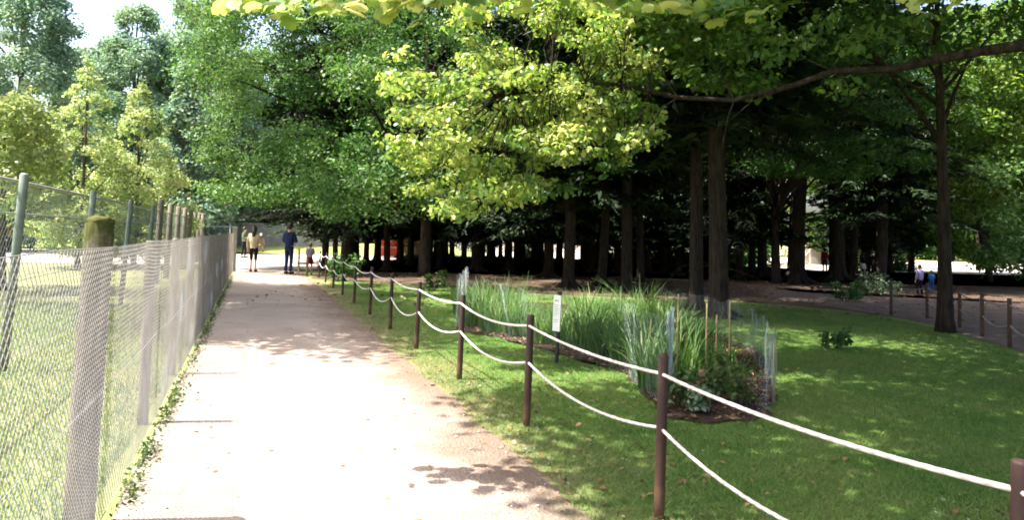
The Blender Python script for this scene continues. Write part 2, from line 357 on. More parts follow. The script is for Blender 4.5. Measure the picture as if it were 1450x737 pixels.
def trunk_mesh(h, r, lean=(0, 0), clumps=(), nlimb=10, z0=2.0, top=0.12, seed=1, n=9, flare=1.45):
    rd = random.Random(seed); mb = MB(); pts = []; rad = []
    K = 9
    for i in range(K + 1):
        t = i / K
        pts.append(Vector((lean[0] * t + r * 0.5 * math.sin(3.1 * t + seed), lean[1] * t + r * 0.5 * math.cos(2.7 * t + seed) - r * .5 * math.cos(seed), h * t - 0.06 * (i == 0))))
        rad.append(r * ((1 - t) + top * t) * (flare if i == 0 else 1))
    pts.insert(1, Vector((pts[0].x, pts[0].y, 0.25))); rad.insert(1, r * 1.08)
    mb.tube(pts, rad, n)
    cl = list(clumps); rd.shuffle(cl)
    for c in cl[:nlimb]:
        e = Vector(c[:3]); t = max(0.18, min(0.92, (e.z * rd.uniform(.55, .85)) / h))
        i = t * K; a = Vector((lean[0] * t, lean[1] * t, h * t))
        mid = a.lerp(e, 0.5) + Vector((0, 0, rd.uniform(-.1, .35) * (e - a).length * .5))
        rr = r * (1 - t * .8) * 0.42
        q = bez(a, mid, e, 6); mb.tube(q, [rr * (1 - .8 * k / 6) + 0.006 for k in range(7)], 5, caps=False)
        for _ in range(2):
            s = q[rd.randint(3, 5)]; e2 = s + Vector((rd.uniform(-1, 1), rd.uniform(-1, 1), rd.uniform(-.3, .7))) * c[3]
            mb.tube([s, s.lerp(e2, .5) + Vector((0, 0, .08)), e2], [rr * .35 + .005, rr * .2 + .004, .004], 4, caps=False)
    return mb.mesh('trunk')

def tree(name, label, base, clumps, dens, leaf, shape, m, th, tr, cat='tree', group=None, bark='bark_grey', lean=(0, 0), nlimb=12, seed=1, up=.5):
    """clumps are given in world coordinates; the tree's base is an Empty on the ground"""
    e = empty(name, base, label, cat, group)
    lc = [(c[0] - base[0], c[1] - base[1], c[2] - base[2], *c[3:]) for c in clumps]
    rng = np.random.default_rng(seed)
    P, Nn = clump_leaves(lc, dens, rng, up)
    sz = leaf * (0.7 + 0.6 * rng.random(len(P)))
    link('crown', leaf_mesh('crown', P, Nn, sz, shape, rng=rng), M[m], e)
    link('trunk', trunk_mesh(th, tr, lean, lc, nlimb, seed=seed), M[bark], e)
    return e

# ------------------------------------------------------------------ ground
def poly_sheet(name, pts, z, m, seg=0.35, amp=0.06, fr=1.3, label=None):
    """flat sheet with an uneven outline"""
    vs = []
    for i, p in enumerate(pts):
        q = pts[(i + 1) % len(pts)]; p = Vector((p[0], p[1], 0)); q = Vector((q[0], q[1], 0))
        n = max(1, int((q - p).length / seg))
        t = (q - p).normalized(); nn = Vector((-t.y, t.x, 0))
        for k in range(n):
            a = p.lerp(q, k / n)
            d = noise.noise(a * fr + Vector((3.3, 1.7, 0))) + 0.6 * noise.noise(a * fr * 3.7)
            vs.append(a + nn * d * amp * 1.6)
    bm = bmesh.new(); bv = [bm.verts.new((v.x, v.y, z)) for v in vs]
    f = bm.faces.new(bv)
    bmesh.ops.triangulate(bm, faces=[f])
    bmesh.ops.recalc_face_normals(bm, faces=bm.faces)
    me = bpy.data.meshes.new(name); bm.to_mesh(me); bm.free()
    if me.polygons and me.polygons[0].normal.z < 0: me.flip_normals()
    o = link(name, me, m); o['kind'] = 'structure'; return o

mb = MB(); mb.add([(-700, -200, 0), (700, -200, 0), (700, 900, 0), (-700, 900, 0)], [(0, 1, 2, 3)])
g = mb.build('ground', M['paddock'], smooth=False); g['kind'] = 'structure'
lawn_far = [G(1450, 520), G(1440, 498), G(1390, 484), G(1330, 466), G(1260, 451), G(1180, 440), G(1040, 428)]
poly_sheet('lawn', [PL(1.72, 0.5), (40, 0.5), (40, 3)] + [(p.x, p.y) for p in lawn_far] + [G(900, 424), G(760, 418), G(640, 408), G(540, 402), PL(1.75, 24)], 0.004, M['lawn'], 0.3, 0.06)
wf_near = [PL(1.9, 23.9), G(540, 401), G(640, 407), G(760, 417), G(900, 423), G(1040, 427), G(1180, 439), G(1260, 450)]
poly_sheet('woodland_floor', wf_near + [(40, 10), (40, 43), (17, 43), (15, 53), (-6, 55), (-8, 36), (-7.5, 31)], 0.008, M['woodfloor'], 0.4, 0.12)
poly_sheet('dirt_path', [G(1280, 452), G(1330, 464), G(1390, 482), G(1450, 500), (22, 8), (40, 12), (40, 22), (14, 20.5), (9, 23), G(1090, 408), G(1075, 418), G(1180, 436)], 0.012, M['dirtpath'], 0.3, 0.07)
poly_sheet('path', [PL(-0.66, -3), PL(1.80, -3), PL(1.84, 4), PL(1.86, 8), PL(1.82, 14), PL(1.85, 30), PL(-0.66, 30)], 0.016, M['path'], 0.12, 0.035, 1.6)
poly_sheet('cross_path', [(-60, 31), PL(-0.9, 29.2), PL(2.2, 29.2), (-6.8, 32.5), (-7.6, 37), (-5.5, 54.5), (15.2, 52.5), (17.2, 42.5), (41, 42.5), (70, 30), (70, 75), (-9, 75), (-11, 54), (-16, 47), (-60, 46)], 0.020, M['yard'], 0.8, 0.1)
# grassy bank beyond the crossing path
mb = MB(); bx = np.linspace(-60, -3, 40); by = np.linspace(0, 14, 10); vs = []; fs = []
for j, y in enumerate(by):
    for i, x in enumerate(bx):
        vs.append((x, 50 + y - 0.05 * (x + 16), 0.026 + .6 * (min(1, y / 7) ** 1.3) * min(1, (-3 - x) / 3) + .05 * noise.noise(Vector((x, y, 0)))* (j > 0)))
for j in range(9):
    for i in range(39):
        a = j * 40 + i; fs.append((a, a + 1, a + 41, a + 40))
mb.add(vs, fs); o = mb.build('bank', M['bank']); o['kind'] = 'structure'

# ------------------------------------------------------------------ chain link
def chain_link(p0, p1, z0, z1, pitch, r, wob=0.0, hwires=()):
    mb = MB(); p0 = Vector(p0); p1 = Vector(p1); L = (p1 - p0).length; t = (p1 - p0) / L; nn = Vector((-t.y, t.x, 0)); Hh = z1 - z0
    def pt(s, z):
        o = wob * (noise.noise(Vector((s * .9, z * 1.3, p0.x))) + .3 * math.sin(s * 2.2 + z * 2))
        zz = z + (wob * .8 * noise.noise(Vector((s * .7, 9, p0.x))) if z > z0 + .1 else 0)
        return p0 + t * s + nn * o + Vector((0, 0, zz))
    k = -Hh
    while k < L:
        for sgn, off in ((1, r), (-1, -r)):
            a0, a1 = (k, k + Hh); zz0, zz1 = (z0, z1) if sgn > 0 else (z1, z0)
            s0, s1 = max(a0, 0), min(a1, L)
            if s1 - s0 < .01: continue
            n = 1 if wob == 0 else max(1, int((s1 - s0) / .35))
            q = []
            for i in range(n + 1):
                s = s0 + (s1 - s0) * i / n; z = zz0 + (zz1 - zz0) * (s - a0) / Hh
                q.append(pt(s, z) + nn * off)
            mb.tube(q, r, 3, caps=False)
        k += pitch
    return mb, pt, L
def fence_wires(p0, p1, zs, r, sag, step):
    mb = MB()
    return mb

FA = -0.70                                            # the low fence along the path
f0, f1 = PL(FA, 0.6), PL(FA, 27.0)
fence = empty('chain_link_fence', f0, 'low chain link fence on grey wooden posts along the left edge of the path', 'fence')
def rel(mb, base):
    b = Vector(base); mb.v = [(v[0] - b.x, v[1] - b.y, v[2] - b.z) for v in mb.v]; return mb
mb, pt, L = chain_link(f0, f1, 0.05, 1.40, 0.050, 0.0016, 0.018)
rel(mb, f0).build('wire_mesh', M['wire'], fence, smooth=False)
for zz, rr in ((1.405, 0.0024), (1.33, 0.0016), (0.72, 0.0014), (0.06, 0.003)):
    mb = MB(); q = [pt(s, zz) + Vector((0.012, 0, 0)) for s in np.arange(0, L, .3)]
    mb.tube(q, rr, 5); rel(mb, f0).build('tension_wire', M['wire'], fence)
post_y = [1.5, 3.76] + [5.75 + 1.94 * i for i in range(12)]
for i, y in enumerate(post_y):
    if y > 27: break
    near = (i == 1); b = PL(FA - (.112 if near else .09), y)
    r = 0.067 if near else 0.036 + .012 * random.random(); hh = 1.53 if near else 1.36 + .06 * random.random()
    lx = 0.03 if near else random.uniform(-.015, .015)
    mb = MB(); n = 12; pts = []; rad = []
    for k in range(8):
        t = k / 7; pts.append(Vector((b.x + lx * t, b.y, hh * t - .05 * (k == 0)))); rad.append(r * (1.05 - .06 * t + .03 * math.sin(k * 2.1 + i)))
    pts.append(pts[-1] + Vector((0, 0, .012))); rad.append(r * .8)
    mb.tube(pts, rad, n)
    o = rel(mb, f0).build('post', M['oldwood'] if (near or i % 4) else M['palewood'], fence)
    if near:
        o['label'] = 'thick split wooden post with a mossy top'
        o.data.materials[0] = M['mossy_wood']
        mb = MB(); cc = pts[-2] - f0
        mb.lathe([(r * .96, -.012), (r * 1.02, .002), (r * .85, .016), (r * .4, .024), (.005, .02)], 14, (cc.x, cc.y, cc.z))
        me = mb.mesh('moss_cap')
        for v in me.vertices: v.co += Vector((noise.noise(v.co * 40), noise.noise(v.co * 41 + Vector((5, 0, 0))), noise.noise(v.co * 37))) * .012
        link('moss_cap', me, M['moss'], o)
# end post at the far end
mb = MB(); b = PL(FA, 27.05); mb.box((b.x, b.y, .78), (.16, .16, 1.6), .3); mb.box((b.x, b.y, 1.60), (.2, .2, .05), .3)
rel(mb, f0).build('end_post', M['palewood'], fence, smooth=False)

# tall inner fence
IA = -2.51
i0, i1 = PL(IA, 3.0), PL(IA - .1, 38)
inner = empty('tall_chain_link_fence', i0, 'tall chain link fence on green steel and wooden posts inside the paddock', 'fence')
mb, pt2, L2 = chain_link(i0, i1, 0.05, 1.95, 0.10, 0.0016, 0.0)
rel(mb, i0).build('wire_mesh', M['wire_dark'], inner, smooth=False)
for zz, rr in ((1.96, .020), (1.62, .012), (0.95, .004), (.06, .004)):
    mb = MB(); mb.tube([pt2(s, zz) for s in np.linspace(0, L2, 40)], rr, 6); rel(mb, i0).build('rail' if rr > .01 else 'tension_wire', M['wire'], inner)
for y in (4.4, 7.72, 11.04, 14.4, 17.6):
    b = PL(IA, y); mb = MB()
    mb.tube([b + Vector((0, -.03, -.05)), b + Vector((.06, -.03, 1.0)), b + Vector((.11, -.03, 2.02)), b + Vector((.11, -.03, 2.04))], [.045, .045, .045, .03], 10)
    rel(mb, i0).build('steel_post', M['greensteel'], inner)
for k, y in enumerate(np.arange(20.0, 38.2, 2.35)):
    b = PL(IA, y) + Vector((-.08, 0, 0)); mb = MB(); hh = 2.2 + .1 * random.random()
    mb.tube([b + Vector((0, 0, -.05)), b + Vector((.02, 0, 1)), b + Vector((.05, 0, hh)), b + Vector((.05, 0, hh + .02))], [.085, .08, .075, .05], 10)
    rel(mb, i0).build('wooden_post', M['oldwood'], inner)

# fence across the far side of the paddock
b0, b1 = Vector((-46, 47, 0)), Vector((-17, 46, 0))
back = empty('paddock_back_fence', b0, 'dark mesh fence across the far side of the paddock', 'fence')
mb, pt3, L3 = chain_link(b0, b1, .05, 1.7, .16, .004, 0.0); rel(mb, b0).build('wire_mesh', M['wire_dark'], back, smooth=False)
mb = MB(); mb.tube([pt3(s, 1.72) for s in (0, L3)], .03, 6); rel(mb, b0).build('rail', M['wire_dark'], back)
mb = MB(); mb.tube([pt3(s, 1.05) for s in (0, L3)], .03, 6); rel(mb, b0).build('rail', M['wire_dark'], back)
for s in np.arange(0, L3, 2.6):
    mb = MB(); p = pt3(s, 0); mb.tube([p, p + Vector((0, 0, 1.85))], .05, 8); rel(mb, b0).build('post', M['greensteel'], back)

# ------------------------------------------------------------------ rope barrier
RA = 2.195
ry = [1.0, 2.2, 4.07, 5.96, 7.82, 9.8, 11.75, 13.81, 15.95, 18.03, 20.2, 22.4, 24.6]
ry[0] = 0.2
def barrier_post(h, r):
    mb = MB(); mb.lathe([(r, -.05), (r * 1.02, .1), (r, .5 * h), (r * .97, h - .012), (r * .88, h - .002), (r * .5, h)], 14)
    return mb.mesh('barrier_post')
bp = barrier_post(.885, .029); bp.materials.append(M['post'])
POST_LABEL = {1: 'brown barrier post cut by the lower right corner of the photo', 2: 'largest brown barrier post, in front of the netted plants',
              3: 'brown barrier post just left of the white notice', 4: 'fourth brown barrier post from the front, at the path edge left of the bed',
              5: 'fifth brown barrier post from the front along the path', 6: 'sixth brown barrier post from the front along the path'}
ORD = ['seventh', 'eighth', 'ninth', 'tenth', 'eleventh', 'last']
posts = []
for i, y in enumerate(ry):
    if i == 0: continue
    p = PL(RA + {1: .055, 2: .045, 3: .025}.get(i, random.uniform(-.012, .012)), y)
    o = link('barrier_post', bp, None); o.location = p
    o.rotation_euler = (random.uniform(-.012, .012), random.uniform(.008, .03), 0)
    tag(o, POST_LABEL.get(i) or '%s brown barrier post from the front along the path edge' % ORD[i - 7], 'post', 'posts of the rope barrier beside the path'); posts.append(o)
def rope(name, spots, zat, sag, r, label, group):
    q = []
    for i in range(len(spots) - 1):
        a, b = spots[i] + Vector((0, 0, zat + .012 * math.sin(i * 2.3))), spots[i + 1] + Vector((0, 0, zat + .012 * math.sin(i * 2.3 + 2.3)))
        sg = sag * (0.65 + .7 * random.random()); n = 14
        for k in range(n):
            t = k / n; q.append(a.lerp(b, t) - Vector((0, 0, sg * 4 * t * (1 - t))))
    q.append(spots[-1] + Vector((0, 0, zat)))
    mb = MB(); mb.tube(q, r, 8); o = mb.build(name, M['rope']); return tag(o, label, 'rope', group)
spots = [PL(RA + {1: .055, 2: .045, 3: .025}.get(i, 0), y) for i, y in enumerate(ry)]
rope('barrier_rope', spots, .79, .055, .0098, 'upper white rope through the tops of the brown posts beside the path', 'white ropes of the path barrier')
rope('barrier_rope', spots, .50, .115, .0092, 'lower white rope sagging between the brown posts beside the path', 'white ropes of the path barrier')
# second barrier by the dirt path
sp2 = [G(1540, 530), G(1478, 510), G(1430, 493), G(1391, 478), G(1359, 465), G(1313, 452), G(1262, 447)]
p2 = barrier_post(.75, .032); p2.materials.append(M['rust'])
L2B = ['', 'dark barrier post at the right edge of the photo by the dirt path', 'dark barrier post nearest the right edge beside the dirt path', 'middle dark barrier post by the dirt path, right of the slender trunk', 'dark barrier post just right of the slender trunk',
       'dark barrier post just left of the slender trunk', 'dark barrier post alone at the far corner of the lawn']
for i, p in enumerate(sp2):
    if i < 2: continue
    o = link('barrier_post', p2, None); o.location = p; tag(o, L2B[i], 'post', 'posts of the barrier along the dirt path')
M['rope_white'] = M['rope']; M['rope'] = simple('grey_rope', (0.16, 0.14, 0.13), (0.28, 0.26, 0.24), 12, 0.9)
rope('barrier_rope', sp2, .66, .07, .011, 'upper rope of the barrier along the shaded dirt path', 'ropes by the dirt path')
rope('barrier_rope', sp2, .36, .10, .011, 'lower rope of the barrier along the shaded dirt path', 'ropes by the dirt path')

# ------------------------------------------------------------------ sign
sgp = G(788, 515)
sg = empty('sign_post', sgp, 'white notice on a black post in front of the iris bed', 'sign')
mb = MB(); mb.box((0, 0, .40), (.035, .035, .90)); mb.box((0, 0, .852), (.042, .042, .012)); mb.build('post', M['black'], sg, smooth=False)
mb = MB(); mb.box((-.012, -.026, .60), (.105, .012, .43)); bd = mb.build('board', M['white'], sg, smooth=False)
mb = MB()
for k, (wd, dz) in enumerate([(.06, .15), (.07, .10), (.05, .075), (.07, .05), (.06, .025), (.07, 0), (.04, -.025), (.065, -.08), (.05, -.105)]):
    mb.box((-.012 - (.07 - wd) / 2, -.0335, .60 + dz), (wd, .002, .006 if k else .016))
mb.build('printed_text', M['ink'], bd, smooth=False)
sg.rotation_euler = (0, math.radians(2), math.radians(-38))

# ------------------------------------------------------------------ planting bed
bed = [G(646, 470), G(700, 478), G(790, 503), G(880, 528), G(925, 575), G(950, 598), G(1010, 604), G(1085, 596), G(1100, 560), G(1075, 500), G(1000, 470), G(900, 448), G(780, 430), G(660, 428)]
poly_sheet('flower_bed', bed, 0.022, M['soil'], .07, .075, 5)
def net(pts, h, pitch, r, label, canes=()):
    base = pts[0]; e = empty('wire_netting', base, label, 'netting', 'netting round the flower bed')
    mb = MB(); cum = [0]
    for a, b in zip(pts, pts[1:]): cum.append(cum[-1] + (b - a).length)
    Lt = cum[-1]
    def at(s, z):
        s = min(max(s, 0), Lt); i = max(0, min(len(pts) - 2, int(np.searchsorted(cum, s) - 1)))
        p = pts[i].lerp(pts[i + 1], (s - cum[i]) / max(1e-6, cum[i + 1] - cum[i]))
        o = .07 * noise.noise(Vector((s * 2.7, z * 1.6, 4))) + .03 * noise.noise(Vector((s * 9, z * 3, 1))) + .012 * math.sin(s * 11 + z * 4)
        zz = z + .09 * noise.noise(Vector((s * 1.8, 7, 0))) * (z / h) ** 2
        return p + Vector((o, o * .7, zz))
    k = -h
    while k < Lt:
        for sgn in (1, -1):
            q = []
            for i in range(7):
                t = i / 6; s = k + h * t
                if 0 <= s <= Lt: q.append(at(s, h * (t if sgn > 0 else 1 - t)))
            if len(q) > 1: mb.tube(q, r, 3, caps=False)
        k += pitch
    for zz in (.02, h):
        mb.tube([at(s, zz) for s in np.arange(0, Lt, .12)], r * 1.6, 3, caps=False)
    rel(mb, base).build('mesh', M['netwire'], e, smooth=False)
    for s in canes:
        p = at(s, 0); mb = MB(); mb.tube([p + Vector((0, 0, -.05)), p + Vector((.01, .01, h - .02))], .008, 6); rel(mb, base).build('stake', M['cane'], e)
    return e
def V(p, z=0): return Vector((p[0], p[1], z))
net([V(b) for b in (bed[13], bed[0], bed[1], bed[2], bed[3], G(943, 583))], .80, .05, .00035, 'pale wire netting along the lawn side of the iris bed', (1.6, 4.6))
net([V(b) for b in (G(1062, 590), G(1086, 588), G(1098, 562), G(1085, 530), G(1060, 500), G(1010, 478), G(930, 455))], .60, .045, .0005, 'pale folded wire netting at the right end of the bed', (.5,))
net([V(b) for b in (G(943, 583), G(950, 560), G(946, 540), G(952, 528))], .76, .03, .0008, 'gathered fold of wire netting behind the largest barrier post', ())

def blades(n, rad, h0, h1, w, rng, droop=.5):
    V_, F_ = [], []
    mb = MB()
    for i in range(n):
        a = rng.random() * 2 * PI; rr = rad * math.sqrt(rng.random())
        b = Vector((rr * math.cos(a), rr * math.sin(a), 0)); hh = h0 + (h1 - h0) * rng.random()
        da = a + rng.normal() * .9; out = Vector((math.cos(da), math.sin(da), 0)); sd = Vector((-out.y, out.x, 0)).lerp(out, rng.random() * .5).normalized()
        dr = droop * (0.15 + rng.random() ** 2); ks = 6; prev = None; vs = []
        for k in range(ks + 1):
            t = k / ks; p = b + out * (hh * (.12 * t + dr * t ** 2.6)) + Vector((0, 0, hh * (t - .45 * dr * t ** 3)))
            ww = w * (1 - t ** 2.2) * (0.7 + .3 * math.sin(PI * min(1, t + .2))) + .0008
            vs += [p - sd * ww, p + sd * ww]
        mb.add(vs, [(2 * k, 2 * k + 1, 2 * k + 3, 2 * k + 2) for k in range(ks)])
    return mb.mesh('iris_clump')
rng = np.random.default_rng(3)
iris = [blades(110, .26, .5, 1.0, .011, rng, .7), blades(110, .30, .5, .95, .012, rng, .9), blades(80, .2, .5, 1.15, .012, rng)]
for me in iris: me.materials.append(M['iris'])
iris_at = [(668, 463, .95), (705, 472, .9), (735, 478, .85), (765, 488, .7), (805, 492, .85), (835, 500, .9), (862, 508, .85), (893, 520, .85), (915, 540, .8), (932, 555, .75), (760, 462, .8), (900, 470, 1.1), (930, 480, 1.1), (940, 500, 1.05), (1035, 560, .6), (672, 452, 1.0), (700, 450, 1.05), (728, 456, 1.0), (690, 462, .8), (742, 466, .75), (655, 446, .85), (715, 468, .7), (812, 478, 1.0), (840, 485, 1.0), (868, 490, 1.0), (898, 500, .95), (925, 512, .9), (830, 470, 1.0),
           (880, 475, 1.05), (858, 500, .7), (905, 520, .75), (780, 475, .6), (962, 540, .95), (1015, 525, .75), (975, 510, 1.0)]
PLANT_ADJ = ['broad', 'thick', 'arching', 'upright']
for i, (px, py, s) in enumerate(iris_at):
    o = link('iris_clump', iris[i % 3], None); p = G(px, py); o.location = (p.x, p.y, .022); o.scale = (s * 1.0, s * 1.0, s * (.82 if px < 940 else .74)); o.rotation_euler = (0, 0, i * 1.7)
    where = 'left part of the netted bed' if px < 760 else ('middle of the netted bed beside the notice' if px < 940 else 'right end of the netted bed among canes')
    tag(o, 'clump of tall green strap leaves in the ' + where, 'plant', 'strap leaved clumps in the %s' % where)
for i, (px, yb, hh) in enumerate([(957, 560, .98), (998, 548, .86), (1031, 545, .88), (1012, 560, .78)]):
    p = G(px, yb); mb = MB(); mb.tube([(0, 0, -.05), (.01, 0, hh * .5), (.015, .01, hh)], .008, 6)
    for z in np.arange(.1, hh, .2): mb.lathe([(.0095, -.004), (.0105, 0), (.0095, .004)], 8, (.01 * z, 0, z))
    o = mb.build('bamboo_cane', M['cane']); o.location = p
    tag(o, ['yellow bamboo cane just right of the netting fold', 'yellow bamboo cane in the middle of the right plants', 'tall yellow bamboo cane nearest the right netting', 'shortest yellow bamboo cane, low among the leafy plants'][i], 'cane', 'bamboo canes in the bed')
def shrub(name, label, cat, p, r, h, nl, leaf, m, seed, group=None, shape='diamond', z=.02, stems=7):
    rng = np.random.default_rng(seed); e = empty(name, (p.x, p.y, z), label, cat, group)
    mb = MB(); tips = []
    for i in range(stems):
        a = rng.random() * 2 * PI; rr = r * (0.25 + .7 * rng.random()); hh = h * (.55 + .45 * rng.random())
        tp = Vector((rr * math.cos(a), rr * math.sin(a), hh)); tips.append(tp)
        mb.tube([(0, 0, -.03), tp * .5 + Vector((0, 0, .08 * h)), tp], [.012 * h + .003, .008 * h + .002, .002], 5)
    mb.build('stem', M['bark_grey'], e)
    cl = [(t.x * f, t.y * f, t.z * g, r * .42, r * .42, h * .22) for t in tips for f, g in ((1, 1), (.7, .62), (.9, .35))]
    P, Nn = clump_leaves(cl, 1, rng, .6); n = nl
    idx = rng.integers(0, len(cl), n); ca = np.array(cl)[idx]
    d = unit(rng.normal(size=(n, 3))) * (rng.random(n) ** .5)[:, None]
    P = ca[:, :3] + d * ca[:, 3:6]; P[:, 2] = np.maximum(P[:, 2], .02)
    link('foliage', leaf_mesh('foliage', P, d + np.array([0, 0, .6]) + rng.normal(size=(n, 3)) * .4, leaf * (.6 + .8 * rng.random(n)), shape, rng=rng), M[m], e)
    return e
shrub('leafy_plant', 'bushy leafy plant under the tall canes in the bed', 'plant', G(1010, 572), .26, .42, 420, .05, 'weed', 11, stems=5)
shrub('leafy_plant', 'silvery low plant at the front corner of the bed', 'plant', G(985, 588), .24, .24, 320, .05, 'silver', 12, stems=5)
shrub('leafy_plant', 'small leafy plant beside the folded netting at the right end of the bed', 'plant', G(1045, 580), .2, .34, 240, .05, 'weed', 13, stems=5)
shrub('leafy_plant', 'low leafy plant behind the largest barrier post, left of the silvery one', 'plant', G(960, 580), .2, .36, 260, .05, 'weed', 14, stems=5)
shrub('small_bush', 'small dark bush alone on the shaded lawn', 'bush', G(1184, 494), .22, .28, 420, .06, 'darkgreen', 15)
shrub('small_bush', 'pale flecked bush behind the lawn by the dirt path', 'bush', G(1240, 420), .7, .6, 900, .08, 'silver', 16)
shrub('small_bush', 'low green bush at the edge of the woodland floor left of the pale one', 'bush', G(1200, 428), .5, .5, 700, .08, 'darkgreen', 17)
shrub('small_bush', 'bushy green plant between the rope barrier and the first thick trunks', 'bush', G(615, 412), .35, .5, 700, .07, 'weed', 18)
shrub('small_bush', 'low bush at the far end of the rope barrier under the trees', 'bush', G(488, 398), .6, .8, 900, .1, 'darkgreen', 19)

# ------------------------------------------------------------------ stuff on the ground
def scatter_blades(name, P, hgt, wid, m, rng, lean=.5):
    n = len(P); a = rng.random(n) * 2 * PI; s = np.stack([np.cos(a), np.sin(a), np.zeros(n)], 1)
    ln = rng.normal(size=(n, 2)) * lean
    h = hgt * (.5 + rng.random(n)); w = wid * (.6 + .8 * rng.random(n))
    v = np.zeros((n, 3, 3)); v[:, 0] = P - s * w[:, None]; v[:, 1] = P + s * w[:, None]
    v[:, 2] = P + np.stack([ln[:, 0] * h, ln[:, 1] * h, h], 1)
    me = bpy.data.meshes.new(name); me.vertices.add(n * 3); me.vertices.foreach_set('co', v.reshape(-1).astype(np.float32))
    me.loops.add(n * 3); me.loops.foreach_set('vertex_index', np.arange(n * 3, dtype=np.int32))
    me.polygons.add(n); me.polygons.foreach_set('loop_start', np.arange(0, n * 3, 3, dtype=np.int32)); me.update(calc_edges=True)
    o = link(name, me, M[m]); return tag(o, kind='stuff')
rng = np.random.default_rng(21)
n = 480000
Y = 2.2 + 15 * rng.random(n) ** 1.9; fx = rng.random(n)
xl = 1.70 + SL * Y; xr = np.minimum(0.74 * Y + .5, xl + 14)
X = xl + (xr - xl) * fx
keep = (rng.random(n) < np.clip((X - xl - .0 + .25 * np.sin(Y * 5) * np.sin(Y * 1.7 + 1)) / .35, .06, 1)) & (rng.random(n) < np.clip((xr - xl) / 6, .25, 1))
far = np.array([0.0]); 
P = np.stack([X, Y, np.full(n, .004)], 1)[keep]
# thin it where the bed lies and past the lawn's far edge
def inside(P, poly):
    x, y = P[:, 0], P[:, 1]; r = np.zeros(len(P), bool); j = len(poly) - 1
    for i in range(len(poly)):
        xi, yi, xj, yj = poly[i][0], poly[i][1], poly[j][0], poly[j][1]
        c = ((yi > y) != (yj > y)) & (x < (xj - xi) * (y - yi) / (yj - yi + 1e-12) + xi); r ^= c; j = i
    return r
lawn_poly = [PL(1.6, 0.5), (40, 0.5), (40, 3)] + list(lawn_far) + [G(900, 424), G(760, 418), G(640, 408), G(540, 402), PL(1.6, 24)]
P = P[inside(P, lawn_poly) & ~inside(P, bed)]
scatter_blades('grass', P, .024, .0026, 'blade', rng, .8)
# weeds along the foot of the low fence
rng = np.random.default_rng(22); n = 9000
Y = 2.0 + 22 * rng.random(n) ** 1.3; cl = np.sin(Y * 3.1) + np.sin(Y * 7.7 + 1) + .8 * np.sin(Y * 1.3)
keep = rng.random(n) < np.clip(.45 + .3 * cl, .08, 1); Y = Y[keep]; n = len(Y)
A = FA + .03 + np.abs(rng.normal(size=n)) * .055
P = np.stack([A + SL * Y, Y, .02 + .10 * rng.random(n) ** 1.6], 1)
o = link('weeds', leaf_mesh('weeds', P, rng.normal(size=(n, 3)) * .6 + np.array([.3, 0, 1]), .026 * (.5 + 1.0 * rng.random(n)), 'diamond', rng=rng), M['weed']); tag(o, kind='stuff')
# paddock tufts close to the fence
rng = np.random.default_rng(23); n = 60000; Y = 2.5 + 12 * rng.random(n) ** 1.4
A = FA - .1 - 4 * rng.random(n); P = np.stack([A + SL * Y, Y, np.zeros(n)], 1)
scatter_blades('paddock_grass', P, .05, .005, 'blade', rng, .8)
# fallen leaves
def litter(name, P, size, rng):
    n = len(P); o = link(name, leaf_mesh(name, P, rng.normal(size=(n, 3)) * .25 + np.array([0, 0, 1]), size * (.5 + rng.random(n)), 'diamond', rng=rng, bend=.5), M['litter']); tag(o, kind='stuff')
rng = np.random.default_rng(24)
n = 130; Y = 3 + 22 * rng.random(n) ** 1.5; A = -.6 + 2.4 * rng.random(n)
P1 = np.stack([A + SL * Y, Y, np.full(n, .026)], 1)
n = 700; Y = 2.5 + 14 * rng.random(n) ** 1.5; A = 1.7 + np.abs(rng.normal(size=n)) * 1.6
P2 = np.stack([A + SL * Y, Y, np.full(n, .03)], 1)
n = 2500; Y = 15 + 20 * rng.random(n); X = -6 + 22 * rng.random(n); P3 = np.stack([X, Y, np.full(n, .03)], 1)
litter('fallen_leaves', np.concatenate([P1, P2]), .045, rng)
litter('leaf_litter', P3, .10, rng)
n = 5000; P4 = np.stack([-2 + 6.5 * rng.random(n), 6 + 7 * rng.random(n), .03 + .02 * rng.random(n)], 1); P4 = P4[inside(P4, bed)]
litter('bark_mulch', P4, .05, rng)
# broad leaved weeds in the lawn
rng = np.random.default_rng(26); n = 6000; Y = 2.4 + 10 * rng.random(n) ** 1.5; A = 1.95 + 9 * rng.random(n) ** 1.4
kk = np.array([noise.noise(Vector((a * 1.1, y * 1.1, 2))) for a, y in zip(A, Y)]) + .25 * rng.random(n) > .12
P = np.stack([A + SL * Y, Y, .012 + .014 * rng.random(n)], 1)[kk]; P = P[inside(P, lawn_poly) & ~inside(P, bed)]
o = link('lawn_weeds', leaf_mesh('lawn_weeds', P, rng.normal(size=(len(P), 3)) * .35 + np.array([0, 0, 1]), .022 * (.6 + .9 * rng.random(len(P))), 'diamond', rng=rng, bend=.5), M['silver']); tag(o, kind='stuff')
# pebbles on the path
rng = np.random.default_rng(25); n = 500; mb = MB()
for i in range(n):
    y = 2.8 + 12 * rng.random() ** 1.6; a = 1.85 - abs(rng.normal()) * .5 if rng.random() < .6 else -.6 + 2.4 * rng.random(); p = PL(a, y); r = .005 + .009 * rng.random() ** 3
    mb.lathe([(r * .7, 0), (r, r * .4), (r * .6, r * .9)], 5, (p.x, p.y, .014), 1, .7 + .5 * rng.random())
tag(mb.build('pebbles', M['stone']), kind='stuff')

